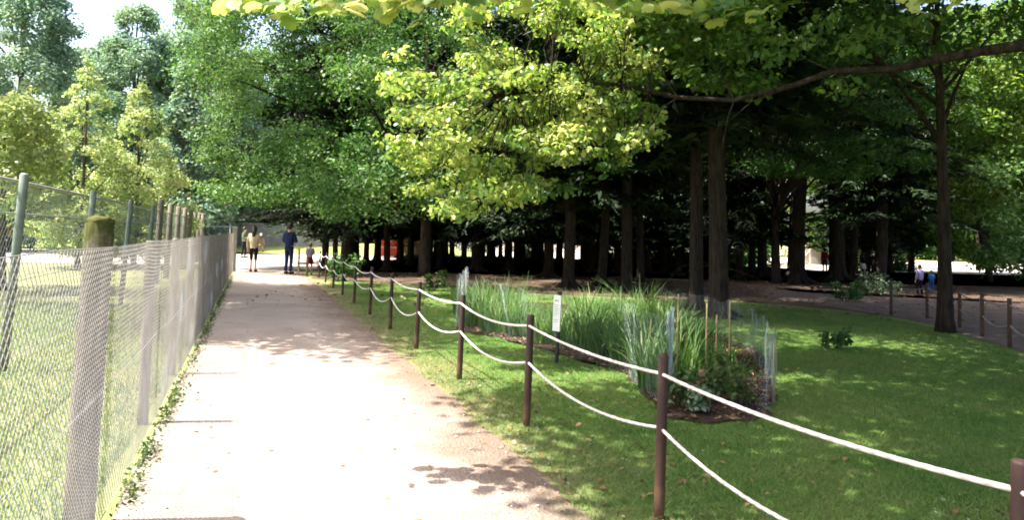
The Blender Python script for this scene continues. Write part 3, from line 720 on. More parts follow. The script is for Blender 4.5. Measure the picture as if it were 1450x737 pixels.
# ------------------------------------------------------------------ oak on the right with the long bough over the lawn
rng = np.random.default_rng(31)
ob = Vector((7.2, 7.2, 0))
oak = empty('oak_tree', ob, 'spreading oak whose long bough of sunlit yellow green leaves reaches in from the right', 'tree')
mb = MB()
mb.tube([ob + Vector((0, 0, -.05)), ob + Vector((0, 0, .4)), ob + Vector((-.1, 0, 3)), ob + Vector((-.2, .1, 6)), ob + Vector((-.4, .3, 9.5))], [.55, .42, .36, .28, .1], 12)
bough = [ob + Vector((-.1, 0, 3.1)), AT(1450, 64, 7.2), AT(1390, 72, 7.4), AT(1330, 84, 7.6), AT(1265, 98, 7.8), AT(1180, 101, 8.0), AT(1120, 122, 8.2), AT(1040, 142, 8.4), AT(960, 138, 8.6), AT(880, 120, 8.8), AT(780, 115, 8.9), AT(680, 128, 9.0)]
mb.tube(bough, [.13, .062, .054, .048, .042, .036, .031, .027, .027, .024, .018, .008], 8)
twig_tips = []
def twig(a, b, r):
    mid = Vector(a).lerp(Vector(b), .5) + Vector((0, 0, .1)); mb.tube([a, mid, b], [r, r * .6, .003], 5, caps=False)
for (i, px, py, dY) in [(5, 1100, 90, .1), (6, 1010, 190, .2), (7, 1022, 212, -.1), (7, 1000, 90, .1), (8, 915, 190, 0), (8, 890, 60, .1), (9, 800, 200, -.2), (9, 820, 60, .2), (10, 700, 230, -.2), (10, 720, 60, .3), (11, 580, 140, 0), (11, 640, 220, -.3), (11, 600, 110, .1), (4, 1200, 160, .2), (3, 1290, 40, 0), (10, 760, 180, .2)]:
    twig(bough[i], AT(px, py, bough[i].y + dY), .013)
# canopy limbs above the frame
canopy = []
crng = np.random.default_rng(33)
while len(canopy) < 215:
    y = 1.2 + 17.5 * crng.random(); z = 5.8 + 4.2 * crng.random()
    xs = (2.3 + SL * y) if y < 6.9 else (4.6 if y < 10.8 else 3.2)         # where the shade should begin on the lawn
    x = xs + .35 - .53 * z + (13 if y < 13 else 9) * crng.random() ** 1.15
    if z < 1.5 + .34 * y + .8: continue
    if crng.random() < .22 * max(0, 1 - (x - xs + .53 * z) / 3): continue
    s = .8 + .55 * crng.random(); canopy.append((x, y, z, s * 1.15, s * 1.15, s * .5))
for c in canopy[:26]:
    e = Vector(c[:3]); a = ob + Vector((-.2, .1, 4.2 + 3 * random.random())); q = bez(a, a.lerp(e, .5) + Vector((0, 0, .5)), e, 5); mb.tube(q, [.09, .07, .05, .035, .02, .008], 6, caps=False)
def bough_clump(px0, py0, px1, py1, Y0, Y1, n, r0, r1, rng, lower=None):
    out = []
    while len(out) < n:
        px = px0 + (px1 - px0) * rng.random(); py = py0 + (py1 - py0) * rng.random()
        if lower and not lower(px, py): continue
        p = AT(px, py, Y0 + (Y1 - Y0) * rng.random()); s = r0 + (r1 - r0) * rng.random()
        out.append((p.x, p.y, p.z, s * 1.25, s * 1.15, s * .55))
    return out
def oak_zone(px, py):
    px += 16 * rng.normal() * (rng.random() < .5); py += 16 * rng.normal() * (rng.random() < .5)
    if 640 < px < 930 and py < 110: return py < 70 or rng.random() < .7
    top = 95 - (px - 540) * .12 if px < 800 else 30
    low = 300 - abs(px - 670) * .35 if px > 620 else 130 + (px - 540) * 1.1
    if px < 620: low = 150 + (px - 540) * .2 if py < 200 else (285 if 560 < px else 0)
    return top < py < low
cl = bough_clump(545, -15, 925, 300, 8.3, 9.8, 165, .14, .31, rng, oak_zone)
for c in cl:
    e = Vector(c[:3]); a = min((q0.lerp(q1, f) for q0, q1 in zip(bough[5:], bough[6:]) for f in (0, .5)), key=lambda q: (q - e).length + .25 * abs(q.x - e.x))
    mid = a.lerp(e, .5) + Vector((.08 * rng.normal(), .08 * rng.normal(), .06)); mb.tube([a, mid, e, e + (e - mid).normalized() * .18], [.009, .006, .004, .0015], 4, caps=False)
    for _ in range(3): mb.tube([mid.lerp(e, .6), e + Vector((c[3] * rng.normal() * .6, c[4] * rng.normal() * .6, c[5] * rng.normal() * .5))], [.0035, .0015], 3, caps=False)
rel(mb, ob).build('trunk', M['bark_dark'], oak)
P, Nn = clump_leaves(cl, 2300, rng, .4)
TWIGS = [AT(x, y, yy) for x, y, yy in [(940, 60, 8.8), (980, 100, 8.6), (1020, 60, 8.6), (905, 150, 8.6), (890, 200, 8.7), (860, 240, 8.8), (800, 265, 9), (1090, 80, 8.4), (1130, 60, 8.3), (1210, 60, 8), (1190, 120, 8.2), (1250, 40, 7.9), (1300, 30, 7.8), (920, 20, 8.7), (990, 20, 8.7), (1170, 30, 8.4)]]
Pa = P - np.array(ob); Na = Nn
link('foliage', leaf_mesh('foliage', Pa, Na, .068 * (.5 + 1.0 * rng.random(len(Pa))), 'oak', rng=rng), M['oak_sunlit'], oak)
# leaves of the same limb, darker green put in for shade, further right and higher
r_ = np.random.default_rng(36)
for _ in range(70):
    p = AT(860 + 240 * r_.random(), -30 + 165 * r_.random() ** 1.3, 8.9 + 1.6 * r_.random()); q_ = .2 + .22 * r_.random(); canopy.append((p.x, p.y, p.z, q_ * 1.25, q_ * 1.2, q_ * .55))
for p in TWIGS: canopy.append((p.x, p.y, p.z, .3, .3, .13))
# canopy leaves
Pc, Nc = clump_leaves(canopy[:-86], 480, rng, 1.0); Pd, Nd = clump_leaves(canopy[-86:], 900, rng, .8); P = np.concatenate([Pc, Pd]); Nn = np.concatenate([Nc, Nd]); ls = np.concatenate([np.full(len(Pc), .16), np.full(len(Pd), .1)]); P -= np.array(ob)
link('crown', leaf_mesh('crown', P, Nn, ls * (.7 + .6 * rng.random(len(P))), 'oak', rng=rng), M['oak'], oak)
# the near fringe along the top of the picture
cl = []
for (px, py, Y) in [(335, 6, 4.5), (365, 12, 4.5), (395, 22, 4.4), (420, 10, 4.5), (450, 4, 4.5), (480, 5, 4.5), (505, 14, 4.4), (540, 8, 4.5), (560, 18, 4.4), (590, 2, 4.5), (630, -4, 4.5), (670, 4, 4.5), (700, 2, 4.6), (745, -6, 4.6), (800, -8, 4.6), (850, -4, 4.6), (890, 4, 4.6), (930, 8, 4.5), (965, 14, 4.5), (1000, 18, 4.5), (1030, 10, 4.5), (1055, 22, 4.5), (1310, -4, 4.8), (1335, 0, 4.8), (1200, -14, 4.8)]:
    p = AT(px, py - 8, Y); cl.append((p.x, p.y, p.z, .14, .14, .05))
Pn, Nn2 = [], []
for c in cl:
    k = 9; d = rng.normal(size=(k, 3)) * np.array([.075, .09, .035]); Pn.append(np.array(c[:3]) + d); Nn2.append(rng.normal(size=(k, 3)) * .5 + np.array([-.2, -.35, .8]))
Pn = np.concatenate(Pn) ; Nn2 = np.concatenate(Nn2)
nb = AT(720, -40, 4.7)
fr_base = Vector((5.6, 3.2, 0))
maple = empty('overhanging_maple', fr_base, 'maple whose large backlit leaves hang along the top of the photo', 'tree')
link('crown', leaf_mesh('crown', Pn - np.array(fr_base), Nn2, .135 * (.65 + .6 * rng.random(len(Pn))), 'broad', tang=np.tile(np.array([0.2, -.1, -1.0]), (len(Pn), 1)), rng=rng, bend=.35), M['oak_sunlit'], maple)
mb = MB(); mb.tube([fr_base + Vector((0, 0, -.05)), fr_base + Vector((-.1, .1, 2)), fr_base + Vector((-.3, .3, 3.6)), fr_base + Vector((-.5, .5, 6))], [.2, .16, .13, .05], 10)
br = [fr_base + Vector((-.2, .2, 3.0)), AT(1330, -60, 4.4), AT(1050, -45, 4.6), AT(750, -50, 4.6), AT(500, -45, 4.5), AT(340, -20, 4.5)]
mb.tube(br, [.09, .05, .035, .025, .016, .006], 7)
for c in cl:
    e = Vector(c[:3]); a = min(br[1:], key=lambda q: abs(q.x - e.x)); mb.tube([a, a.lerp(e, .5) + Vector((0, 0, .03)), e], [.008, .005, .002], 4, caps=False)
rel(mb, fr_base).build('trunk', M['bark_dark'], maple)

# ------------------------------------------------------------------ big trees over the path
def big(name, label, base, center, radii, n, r0, r1, dens, leaf, m, th, tr, seed, zmin=2.2, bark='bark_dark', extra=(), keep=None, group=None, nlimb=16, shape='diamond'):
    rng = np.random.default_rng(seed)
    cl = gen_clumps(center, radii, n, r0, r1, rng, zmin) + list(extra)
    if keep: cl = [c for c in cl if keep(c)]
    return tree(name, label, base, cl, dens, leaf, shape, m, th, tr, 'tree', group, bark, nlimb=nlimb, seed=seed)
# large green tree whose crown hangs over the path
t1 = XA(502, 33.5)
ex = []
r_ = np.random.default_rng(41)
for _ in range(30):
    px = 285 + 225 * r_.random(); py = 215 + 78 * r_.random(); p = AT(px, py, 25 + 6 * r_.random()); s = .5 + .5 * r_.random(); ex.append((p.x, p.y, p.z, s * 1.2, s * 1.2, s * .6))
big('broad_tree', 'large dark green tree with a crown hanging low over the far path', t1, (t1.x - 1.5, 30, 8.6), (4.7, 5.2, 6.6), 105, .7, 1.3, 640, .125, 'green', 13, .42, 42, 2.6, extra=ex)
# tree from the paddock side, its crown above the frame, that shades the middle of the path
r_ = np.random.default_rng(43); cl = []
while len(cl) < 150:
    y = 9.2 + 12 * r_.random(); z = max(2.7 + .34 * y, 7.5) + 2.5 * r_.random(); a = -1.1 + 5.0 * r_.random()
    if y < 10.5 and r_.random() < .5: continue
    s_ = .7 + .5 * r_.random(); cl.append((a + SL * y - .53 * z, y - .056 * z, z, s_ * 1.2, s_ * 1.2, s_ * .6))
tree('paddock_tree', 'tree left of the paddock whose shade falls across the middle of the path', Vector((-14.5, 15, 0)), cl, 330, .2, 'diamond', 'green', 10, .3, nlimb=26, seed=43)
# mid green tree in front of the woods
t2 = G(597, 392)
ex = []
r_ = np.random.default_rng(44)
for _ in range(60):
    px = 425 + 240 * r_.random(); py = 60 + 245 * r_.random()
    if px < 480 and py < 190: continue
    p = AT(px, py, 17.5 + 5 * r_.random()); s = .4 + .5 * r_.random(); ex.append((p.x, p.y, p.z, s * 1.25, s * 1.2, s * .6))
big('leafy_tree', 'mid green tree in front of the woods behind the sunlit bough', t2, (t2.x + .2, 23.5, 9.5), (4.0, 4.6, 4.0), 44, .6, 1.1, 640, .115, 'green', 12, .22, 45, 4.5, extra=ex, nlimb=26)

# left background
def cone_tree(name, label, base, h, r, z0, n, cs, dens, leaf, m, tr, seed, group=None, pw=.8, bark='bark_grey', shape='diamond'):
    rng = np.random.default_rng(seed); cl = []
    for i in range(n):
        t = rng.random() ** 1.25; z = z0 + (h - z0) * t; R = r * ((1 - t) ** pw) * (.55 + .5 * rng.random()) * (min(1, .55 + t * 3)); a = rng.random() * 2 * PI
        s = cs * (.5 + .8 * rng.random()) * (1 - (.62 if m == 'palegreen' else .35) * t); cl.append((base.x + R * math.cos(a), base.y + R * math.sin(a), z, s, s, s * .75))
    return tree(name, label, base, cl, dens, leaf, shape, m, h * .95, tr, 'tree', group, bark, seed=seed, nlimb=14)
GL = 'trees beyond the paddock'
cone_tree('tall_tree', 'tall blue green tree at the left edge beyond the paddock', XA(18, 42), 17.5, 4.4, 1.0, 230, 1.2, 430, .2, 'haze_teal', .3, 51, GL, .45)
cone_tree('tall_tree', 'blue green tree with a rounded top right of the white sky gap', XA(182, 50), 16.6, 4.8, .8, 240, 1.25, 400, .22, 'haze_teal', .3, 52, GL, .5)
cone_tree('tall_tree', 'pale distant tree seen low in the sky gap at upper left', XA(112, 66), 17.2, 5.0, 1, 180, 1.5, 260, .34, 'haze_teal', .3, 53, GL, .5)
cone_tree('tall_tree', 'dark conifer standing low behind the pale young trees', XA(255, 47), 12, 3.2, .4, 110, 1.0, 260, .26, 'haze_teal', .25, 54, GL, .9)
cone_tree('tall_tree', 'tall tree rising behind the large crown over the path', XA(275, 56), 21, 5.5, .8, 220, 1.5, 260, .3, 'haze_teal', .3, 55, GL, .5)
cone_tree('young_tree', 'slim pale yellow green young tree in the paddock', XA(112, 27), 7.7, 2.2, .6, 230, .42, 760, .12, 'palegreen', .09, 56, 'young trees in the paddock', .75)
cone_tree('young_tree', 'pale yellow green young tree beside the slim one, nearer the path', XA(190, 29), 7.2, 2.7, .6, 270, .46, 760, .12, 'palegreen', .09, 57, 'young trees in the paddock', .8)
# weeping tree at the left edge
rng = np.random.default_rng(58); wb = XA(2, 17); wcl = []
for i in range(60):
    a = rng.random() * 2 * PI; R = 1.65 * math.sqrt(rng.random())
    for k in range(5):
        t = k / 4; rr = R * (0.7 + .45 * t); z = 4.3 - .35 * R * R * .6 - t * (1.2 + .6 * R) + .2 * rng.normal()
        if z > .9: wcl.append((wb.x + rr * math.cos(a), wb.y + rr * math.sin(a), z, .3, .3, .26))
tree('weeping_tree', 'small weeping tree with pale drooping foliage at the left edge', wb, wcl, 420, .115, 'diamond', 'palegreen', 4.2, .1, bark='bark_grey', seed=58)

# ------------------------------------------------------------------ spruce wood
def spruce_mesh(h, r, z0, seed, nb=13, dens=1.0, top=True):
    rng = np.random.default_rng(seed); P, Nn, T = [], [], []
    z = z0
    mb = MB()
    while z < h:
        t = (z - z0) / (h - z0); R = r * (1 - t) ** .7 * (0.75 + .5 * rng.random()) + .25
        k = int(nb * (1 - .5 * t)); off = rng.random() * 6
        for i in range(k):
            a = off + 2 * PI * i / k + rng.normal() * .25; L = R * (.6 + .5 * rng.random()); dr = .12 + .25 * rng.random()
            dirv = np.array([math.cos(a), math.sin(a), 0]); sd = np.array([-dirv[1], dirv[0], 0])
            n = int(34 * L * dens)
            s = rng.random(n) ** .75; w = (rng.random(n) - .5) * .75 * L * (1 - s * .7) * .7
            q = dirv[None] * (s * L)[:, None] + sd[None] * w[:, None]
            q[:, 2] = z + .12 * L * s - dr * L * s ** 2 - .25 * np.abs(w) - .10 * rng.random(n) + rng.normal() * .1
            P.append(q); Nn.append(rng.normal(size=(n, 3)) * .35 + np.array([0, 0, 1])[None] + dirv[None] * .3)
            tt = dirv[None] * .8 + sd[None] * np.sign(w)[:, None] * .7; tt[:, 2] -= .45; T.append(tt)
            if i % 2 == 0: mb.tube([(0, 0, z - .02), tuple(dirv * L * .5 + np.array([0, 0, z + .03 * L])), tuple(dirv * L * .85 + np.array([0, 0, z - dr * L * .6]))], [.022, .014, .005], 4, caps=False)
        z += .42 + .2 * rng.random()
    P = np.concatenate(P); Nn = np.concatenate(Nn); T = np.concatenate(T)
    me = leaf_mesh('crown', P, Nn, .30 * (.7 + .6 * rng.random(len(P))), 'spray', tang=T, rng=rng, bend=.3); me.materials.append(M['spruce'])
    # bare dead twigs below the crown and the trunk itself
    K = 10; pts = [Vector((.05 * math.sin(seed + i), .05 * math.cos(seed * 2 + i), h * .97 * i / K)) for i in range(K + 1)]
    rr = [.235 * (1 - .92 * i / K) + .01 for i in range(K + 1)]
    pts[0:1] = [Vector((pts[0].x, pts[0].y, z_)) for z_ in (-.06, .05, .16, .42)]; rr[0:1] = [.40, .345, .285, .245]
    mb.tube(pts, rr, 14)
    for i in range(6):
        a = i * 1.05 + rng.random() * .6; d = Vector((math.cos(a), math.sin(a), 0)); L = .32 + .25 * rng.random()
        mb.tube([Vector((pts[0].x, pts[0].y, .34)) + d * .16, Vector((pts[0].x, pts[0].y, .11)) + d * .30, Vector((pts[0].x, pts[0].y, -.05)) + d * (.3 + L)], [.07, .07, .03], 6)
    for i in range(16):
        a = rng.random() * 6.28; zz = .9 + (z0 - .9) * rng.random(); L = .5 + .9 * rng.random(); d = Vector((math.cos(a), math.sin(a), -.15 - .3 * rng.random()))
        mb.tube([(0, 0, zz), d * L * .5 + Vector((0, 0, zz + .04)), d * L + Vector((0, 0, zz))], [.014, .009, .003], 4, caps=False)
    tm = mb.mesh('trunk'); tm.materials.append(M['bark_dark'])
    return me, tm
SPR = [spruce_mesh(16, 2.5, 3.9, 61), spruce_mesh(15, 2.6, 3.0, 62), spruce_mesh(14, 2.7, 1.7, 63), spruce_mesh(15, 2.9, 2.2, 64)]
hor = lambda px: 327 + (px - 360) * .0244
wood = [(460, 380, 10), (474, 374, 7), (519, 372, 8), (535, 372, 10), (566, 373, 10), (617, 375, 6), (657, 369, 8), (675, 385, 16), (692, 368, 6), (708, 366, 6), (735, 374, 12), (760, 370, 7),
        (775, 393, 15), (805, 409, 17), (838, 386, 10), (853, 406, 14), (885, 412, 17), (907, 400, 9), (916, 388, 10), (940, 388, 9), (960, 391, 9), (985, 440, 20), (1015, 451, 28), (1047, 397, 11), (1065, 390, 10), (1080, 393, 13),
        (1130, 402, 24), (1183, 398, 22), (1207, 396, 11), (1246, 409, 18), (826, 374, 8), (790, 376, 8), (872, 380, 8), (895, 378, 8), (1030, 384, 10), (1225, 390, 12), (640, 372, 7), (582, 376, 8), (720, 384, 9), (980, 384, 10), (1005, 380, 9), (1195, 386, 9), (548, 384, 8)]
lab_row = lambda Y: 'front' if Y < 20 else ('middle' if Y < 30 else 'back')
wr = random.Random(5)
for k in range(46):                                   # the thin, crowded back of the wood
    px_ = 560 + 520 * (k + wr.random()) / 46 if k < 40 else 1185 + 90 * (k - 40) / 6; Y_ = 33 + 19 * wr.random()
    q_ = XA(px_, Y_); wood.append((px_, None, 4 + 5 * wr.random(), q_))

for i, it in enumerate(wood):
    px, py, wpx = it[:3]; b = G(px, py) if py else it[3]; Y = b.y
    v = 0 if Y < 20 or 1055 < px < 1215 else (wr.choice((0, 1)) if Y < 27 else wr.choice((2, 3, 2)))
    e = empty('spruce_tree', b, '', 'tree', 'spruces of the dark wood')
    sc = max(.55, min(1.7, (wpx * Y / 1050 / 2) / .245))
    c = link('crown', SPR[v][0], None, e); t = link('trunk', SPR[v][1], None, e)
    rz = wr.random() * 6.28
    c.rotation_euler = t.rotation_euler = (wr.gauss(0, .012), wr.gauss(0, .012), rz)
    hs = wr.uniform(.9, 1.15) if not 1055 < px < 1215 else 1.55; c.scale = (1.1, 1.1, hs); t.scale = (sc, sc, hs)
    if (px, py) == (1015, 451): e['label'] = 'thickest bare spruce trunk, right behind the right end of the bed'
    elif (px, py) == (985, 440): e['label'] = 'straight spruce trunk just left of the thickest one behind the bed'
    elif (px, py) == (1130, 402): e['label'] = 'thick dark trunk standing before the bright gap at the right of the wood'
    elif (px, py) == (675, 385): e['label'] = 'thick dark spruce trunk right of the grey trunk of the leafy tree'
    elif (px, py) == (460, 380): e['label'] = 'dark spruce trunk closest to the path where the rope barrier ends'
    elif (px, py) == (805, 409): e['label'] = 'spruce trunk rising behind the white notice'
    elif (px, py) == (885, 412): e['label'] = 'tall spruce trunk behind the middle of the iris bed'
    elif (px, py) == (1246, 409): e['label'] = 'dark spruce trunk behind the pale flecked bush'
    else:
        side = 'left of the white notice' if px < 790 else ('behind the flower bed' if px < 1060 else 'right of the bright gap')
        e['label'] = 'bare trunked dark spruce, %s of the wood, %s' % (lab_row(Y), side)
        e['group'] = 'dark spruces, %s, %s' % (lab_row(Y), side)
# upper canopy of spruces further back so no sky shows
rngu = np.random.default_rng(66)
def bush_parts():
    P = unit(rngu.normal(size=(1500, 3))) * (rngu.random(1500) ** .4)[:, None]; P[:, 2] = np.abs(P[:, 2]); P *= np.array([1.3, 1.1, 1.9]); P *= (1 + .25 * np.sin(P[:, :1] * 4 + 1) * np.sin(P[:, 2:] * 5))
    f = leaf_mesh('foliage', P, unit(P) + np.array([0, 0, .5]) + rngu.normal(size=P.shape) * .5, .22 * (.6 + .8 * rngu.random(len(P))), 'diamond', rng=rngu); f.materials.append(M['darkgreen'])
    mb = MB()
    for k in range(7): a_ = k * .9; mb.tube([(.05 * math.cos(a_), .05 * math.sin(a_), -.04), (.3 * math.cos(a_), .3 * math.sin(a_), .8), (.75 * math.cos(a_), .7 * math.sin(a_), 1.5)], [.04, .03, .008], 5)
    st = mb.mesh('stem'); st.materials.append(M['bark_dark']); return f, st
BU = bush_parts()
for px, Y in ((852, 52), (880, 55), (905, 50), (930, 54), (952, 49), (975, 54), (1028, 51), (1050, 54), (1068, 48), (748, 55), (600, 53), (1205, 47), (1262, 46)):
    e = empty('understorey_bush', XA(px, Y), 'dark bush in the far undergrowth of the wood, ' + ('left of the bed' if px < 800 else ('behind the bed' if px < 1080 else 'right of the bright gap')), 'bush', 'undergrowth bushes ' + ('left' if px < 800 else ('middle' if px < 1080 else 'right')))
    link('foliage', BU[0], None, e); link('stem', BU[1], None, e); q_ = .75 + .5 * rngu.random(); e.scale = (q_, q_, q_ * (.8 + .4 * rngu.random())); e.rotation_euler = (0, 0, 6 * rngu.random())
# slender tree on the lawn
sb = G(1333, 471)
rng = np.random.default_rng(71)
cl = [(p.x, p.y, p.z, s * 1.3, s * 1.3, s * .5) for p, s in [(AT(1180 + 300 * rng.random(), -60 + 150 * rng.random(), 12 + 3 * rng.random()), .4 + .4 * rng.random()) for _ in range(34)]]
tree('slender_tree', 'slender dark trunk standing alone on the lawn at the right', sb, cl, 260, .14, 'diamond', 'darkgreen', 7.5, .135, bark='bark_dark', nlimb=8, seed=71)
# drooping dark foliage under the bough
rng = np.random.default_rng(72)
yb = G(1098, 402)
cl = [(p.x, p.y, p.z, s * 1.5, s * 1.3, s * .35) for p, s in [(AT(1040 + 260 * rng.random(), 60 + 190 * rng.random(), 16 + 5 * rng.random()), .4 + .4 * rng.random()) for _ in range(70)]]
tree('hemlock_tree', 'drooping dark green tree hanging between the wood and the slender trunk', yb, cl, 330, .2, 'spray', 'darkgreen', 11, .17, bark='bark_dark', nlimb=30, seed=72)

# unseen tree added beyond the right edge to shade the dirt path
r_ = np.random.default_rng(73); cl = []
while len(cl) < 150:
    y = 8 + 18 * r_.random(); z = max(2.6 + .34 * y, 7.5) + 3 * r_.random(); x = 6.5 + 13 * r_.random(); q_ = .8 + .6 * r_.random()
    cl.append((x - .53 * z, y - .12 * z, z, q_ * 1.2, q_ * 1.2, q_ * .5))
tree('shade_tree', 'unseen broad tree added off to the right to shade the dirt path and barrier', Vector((16, 13, 0)), cl, 330, .2, 'diamond', 'darkgreen', 11, .35, bark='bark_dark', nlimb=26, seed=73)
# light green trees on the right
def multi_stem(name, label, base, lst, m, seed, crown, dens, leaf):
    rng = np.random.default_rng(seed); e = empty(name, base, label, 'tree', 'light green trees at the right')
    for (lx, ly, h, r) in lst:
        mb = MB(); q = bez(Vector((lx * .06, ly * .06, -.05)), Vector((lx * .25, ly * .2, h * .5)), Vector((lx, ly, h)), 9); mb.tube(q, [r * (1 - .75 * i / 9) for i in range(10)], 8)
        for _ in range(5):
            a = q[rng.integers(4, 9)]; b = a + Vector((rng.normal() * .9, rng.normal() * .9, .8 + .6 * rng.random())); mb.tube([a, a.lerp(b, .5) + Vector((0, 0, -.1)), b], [r * .35, r * .2, .006], 5, caps=False)
        mb.build('trunk', M['bark_dark'], e)
    lc = [(c[0] - base[0], c[1] - base[1], c[2], *c[3:]) for c in crown]
    P, Nn = clump_leaves(lc, dens, rng, .5)
    link('crown', leaf_mesh('crown', P, Nn, leaf * (.7 + .6 * rng.random(len(P))), 'diamond', rng=rng), M[m], e); return e
def px_clumps(x0, x1, y0, y1, Y0, Y1, n, r0, r1, seed):
    rng = np.random.default_rng(seed); out = []
    for _ in range(n):
        p = AT(x0 + (x1 - x0) * rng.random(), y0 + (y1 - y0) * rng.random(), Y0 + (Y1 - Y0) * rng.random()); s = r0 + (r1 - r0) * rng.random(); out.append((p.x, p.y, max(p.z, .4), s * 1.2, s * 1.2, s * .7))
    return out
b = G(1405, 400)
multi_stem('leaning_tree', 'tree with three leaning slim trunks near the right edge', b, [(-1.6, .2, 8, .12), (-.6, .6, 8.5, .10), (-2.6, -.4, 7.5, .10)], 'backlit', 81, px_clumps(1340, 1480, 20, 300, 26, 33, 120, .5, .9, 81), 420, .17)
b = G(1475, 396)
multi_stem('leaning_tree', 'tree with leaning dark trunks cut by the right edge of the photo', b, [(-2.6, 0, 8, .17), (-.8, .5, 9, .13)], 'backlit', 82, px_clumps(1400, 1560, 0, 260, 28, 35, 110, .6, 1.0, 82), 420, .17)
b = G(1290, 386)
multi_stem('thin_tree', 'light green tree with a straight trunk behind the dirt path', b, [(.3, .2, 9, .2)], 'backlit', 83, px_clumps(1215, 1350, 20, 350, 38, 46, 150, .6, 1.1, 83), 380, .19)
b = G(1385, 384)
multi_stem('thin_tree', 'light green tree behind the leaning trunks at the right', b, [(.2, .2, 9, .16)], 'backlit', 84, px_clumps(1310, 1500, 20, 370, 38, 46, 180, .6, 1.1, 84), 380, .19)
multi_stem('thin_tree', 'bushy green tree low at the right edge behind the barrier', G(1490, 405), [(.2, .2, 5, .12)], 'green', 85, px_clumps(1390, 1540, 230, 385, 24, 30, 60, .4, .8, 85), 300, .16)
multi_stem('thin_tree', 'yellow green tree in the bright gap at the right of the wood', XA(1165, 55), [(.2, .2, 7, .15)], 'backlit', 86, px_clumps(1140, 1215, 200, 350, 53, 58, 40, .7, 1.2, 86), 240, .28)
multi_stem('thin_tree', 'yellow green bush left of the bright gap behind the wood', XA(1100, 54), [(.2, .2, 5, .12)], 'backlit', 87, px_clumps(1080, 1112, 270, 345, 52, 56, 20, .6, .9, 87), 240, .28)

# tree line far behind everything: individual trees of two built kinds
def bg_kind(seed, m, h, r):
    rng = np.random.default_rng(seed); cl = []
    for i in range(120):
        t = rng.random(); a = rng.random() * 6.28; R = r * math.sin(PI * (.18 + .78 * t)) ** .6 * (.6 + .45 * rng.random()); s = 1.3 * (.6 + .8 * rng.random()); cl.append((R * math.cos(a), R * math.sin(a), .6 + (h - 1) * t, s, s, s * .75))
    P, Nn = clump_leaves(cl, 150, rng, .5); P[:, 2] = np.maximum(P[:, 2], .05)
    me = leaf_mesh('crown', P, Nn, .42 * (.7 + .6 * rng.random(len(P))), 'diamond', rng=rng); me.materials.append(M[m])
    tm = trunk_mesh(h * .9, .3, (0, 0), cl, 8, seed=seed); tm.materials.append(M['bark_dark']); return me, tm
BG = [bg_kind(91, 'darkgreen', 17, 5), bg_kind(92, 'green', 15, 5), bg_kind(93, 'backlit', 14, 5)]
bgr = random.Random(9)
spots_bg = [(px, 66 + 10 * bgr.random(), 0 if px < 470 else bgr.choice((0, 1))) for px in range(-60, 520, 62)] + [(px, 82 + 12 * bgr.random(), bgr.choice((0, 1, 2))) for px in range(540, 1560, 62)] + [(px, 105 + 8 * bgr.random(), 0) for px in range(300, 1560, 120)]
for px, Y, k in spots_bg:
    if 1070 < px < 1200: continue
    b = XA(px, Y); e = empty('background_tree', b, ['dark', 'mid green', 'light green'][k] + ' tree in the far row ' + ('beyond the end of the path' if px < 520 else 'behind the spruce wood'), 'tree', ['dark', 'mid green', 'light green'][k] + (' far trees beyond the path' if px < 520 else ' far trees behind the wood'))
    c = link('crown', BG[k][0], None, e); t = link('trunk', BG[k][1], None, e); rz = bgr.random() * 6.28; s = bgr.uniform(.85, 1.2)
    if px < 240: s *= .62
    e.rotation_euler = (0, 0, rz); e.scale = (s, s, s)

# ------------------------------------------------------------------ walls, hut, kiosk beyond the crossing path
def wall(name, label, p0, p1, h, th, m, cope=None, z=0.0, cat='wall'):
    p0, p1 = Vector(p0), Vector(p1); d = p1 - p0; L = d.length; a = math.atan2(d.y, d.x); c = (p0 + p1) / 2
    e = empty(name, (c.x, c.y, z), label, cat, None, a)
    mb = MB(); mb.box((0, 0, h / 2 - .03), (L, th, h + .06)); mb.build('wall_body', M[m], e, smooth=False)
    if cope: mb = MB(); mb.box((0, 0, h + .063), (L + .1, th + .12, .12)); mb.build('coping', M[cope], e, smooth=False)
    return e
wall('stone_wall', 'long grey stone wall beyond the end of the path', (-27, 55, 0), (-12, 55.5, 0), 1.5, .4, 'stone', 'stone', z=.45)
wl = wall('board_wall', 'dark boarded wall in deep shade behind the stone wall', (-34, 64, 0), (-8, 64, 0), 2.6, .2, 'darkboard', None, z=.6)
wall('cream_wall', 'low cream wall glimpsed behind the spruce trunks', (-9, 74, 0), (24, 74, 0), 1.35, .35, 'cream', 'cream')
# white slatted fence
e = empty('white_fence', XA(645, 62), 'low white slatted fence glimpsed between trunks left of the notice', 'fence')
mb = MB()
for x in np.arange(-1.2, 1.25, .2): mb.box((x, 0, .5), (.11, .03, 1.0))
mb.build('slats', M['white'], e, smooth=False)
for z in (.3, .8): mb = MB(); mb.box((0, .033, z), (2.6, .03, .08)); mb.build('rail', M['white'], e, smooth=False)
# hedge behind it
rng = np.random.default_rng(95); hb = XA(655, 66); e = empty('hedge', hb, 'dense green hedge behind the white slatted fence', 'hedge')
P = rng.random((9000, 3)) * np.array([5.4, 1.2, 2.2]) - np.array([2.7, .6, 0]); d = rng.integers(0, 3, 9000)
P[d == 0, 1] = -.6 + .12 * rng.normal(size=(d == 0).sum()); P[d == 1, 2] = 2.2 + .08 * rng.normal(size=(d == 1).sum())
link('foliage', leaf_mesh('foliage', P, rng.normal(size=(9000, 3)) + np.array([0, -.6, .6]), .16, 'diamond', rng=rng), M['green'], e)
mb = MB(); [mb.tube([(x, 0, -.03), (x + .1, .05, 1.6)], .04, 5) for x in np.arange(-2.4, 2.5, .6)]; mb.build('stems', M['bark_dark'], e)
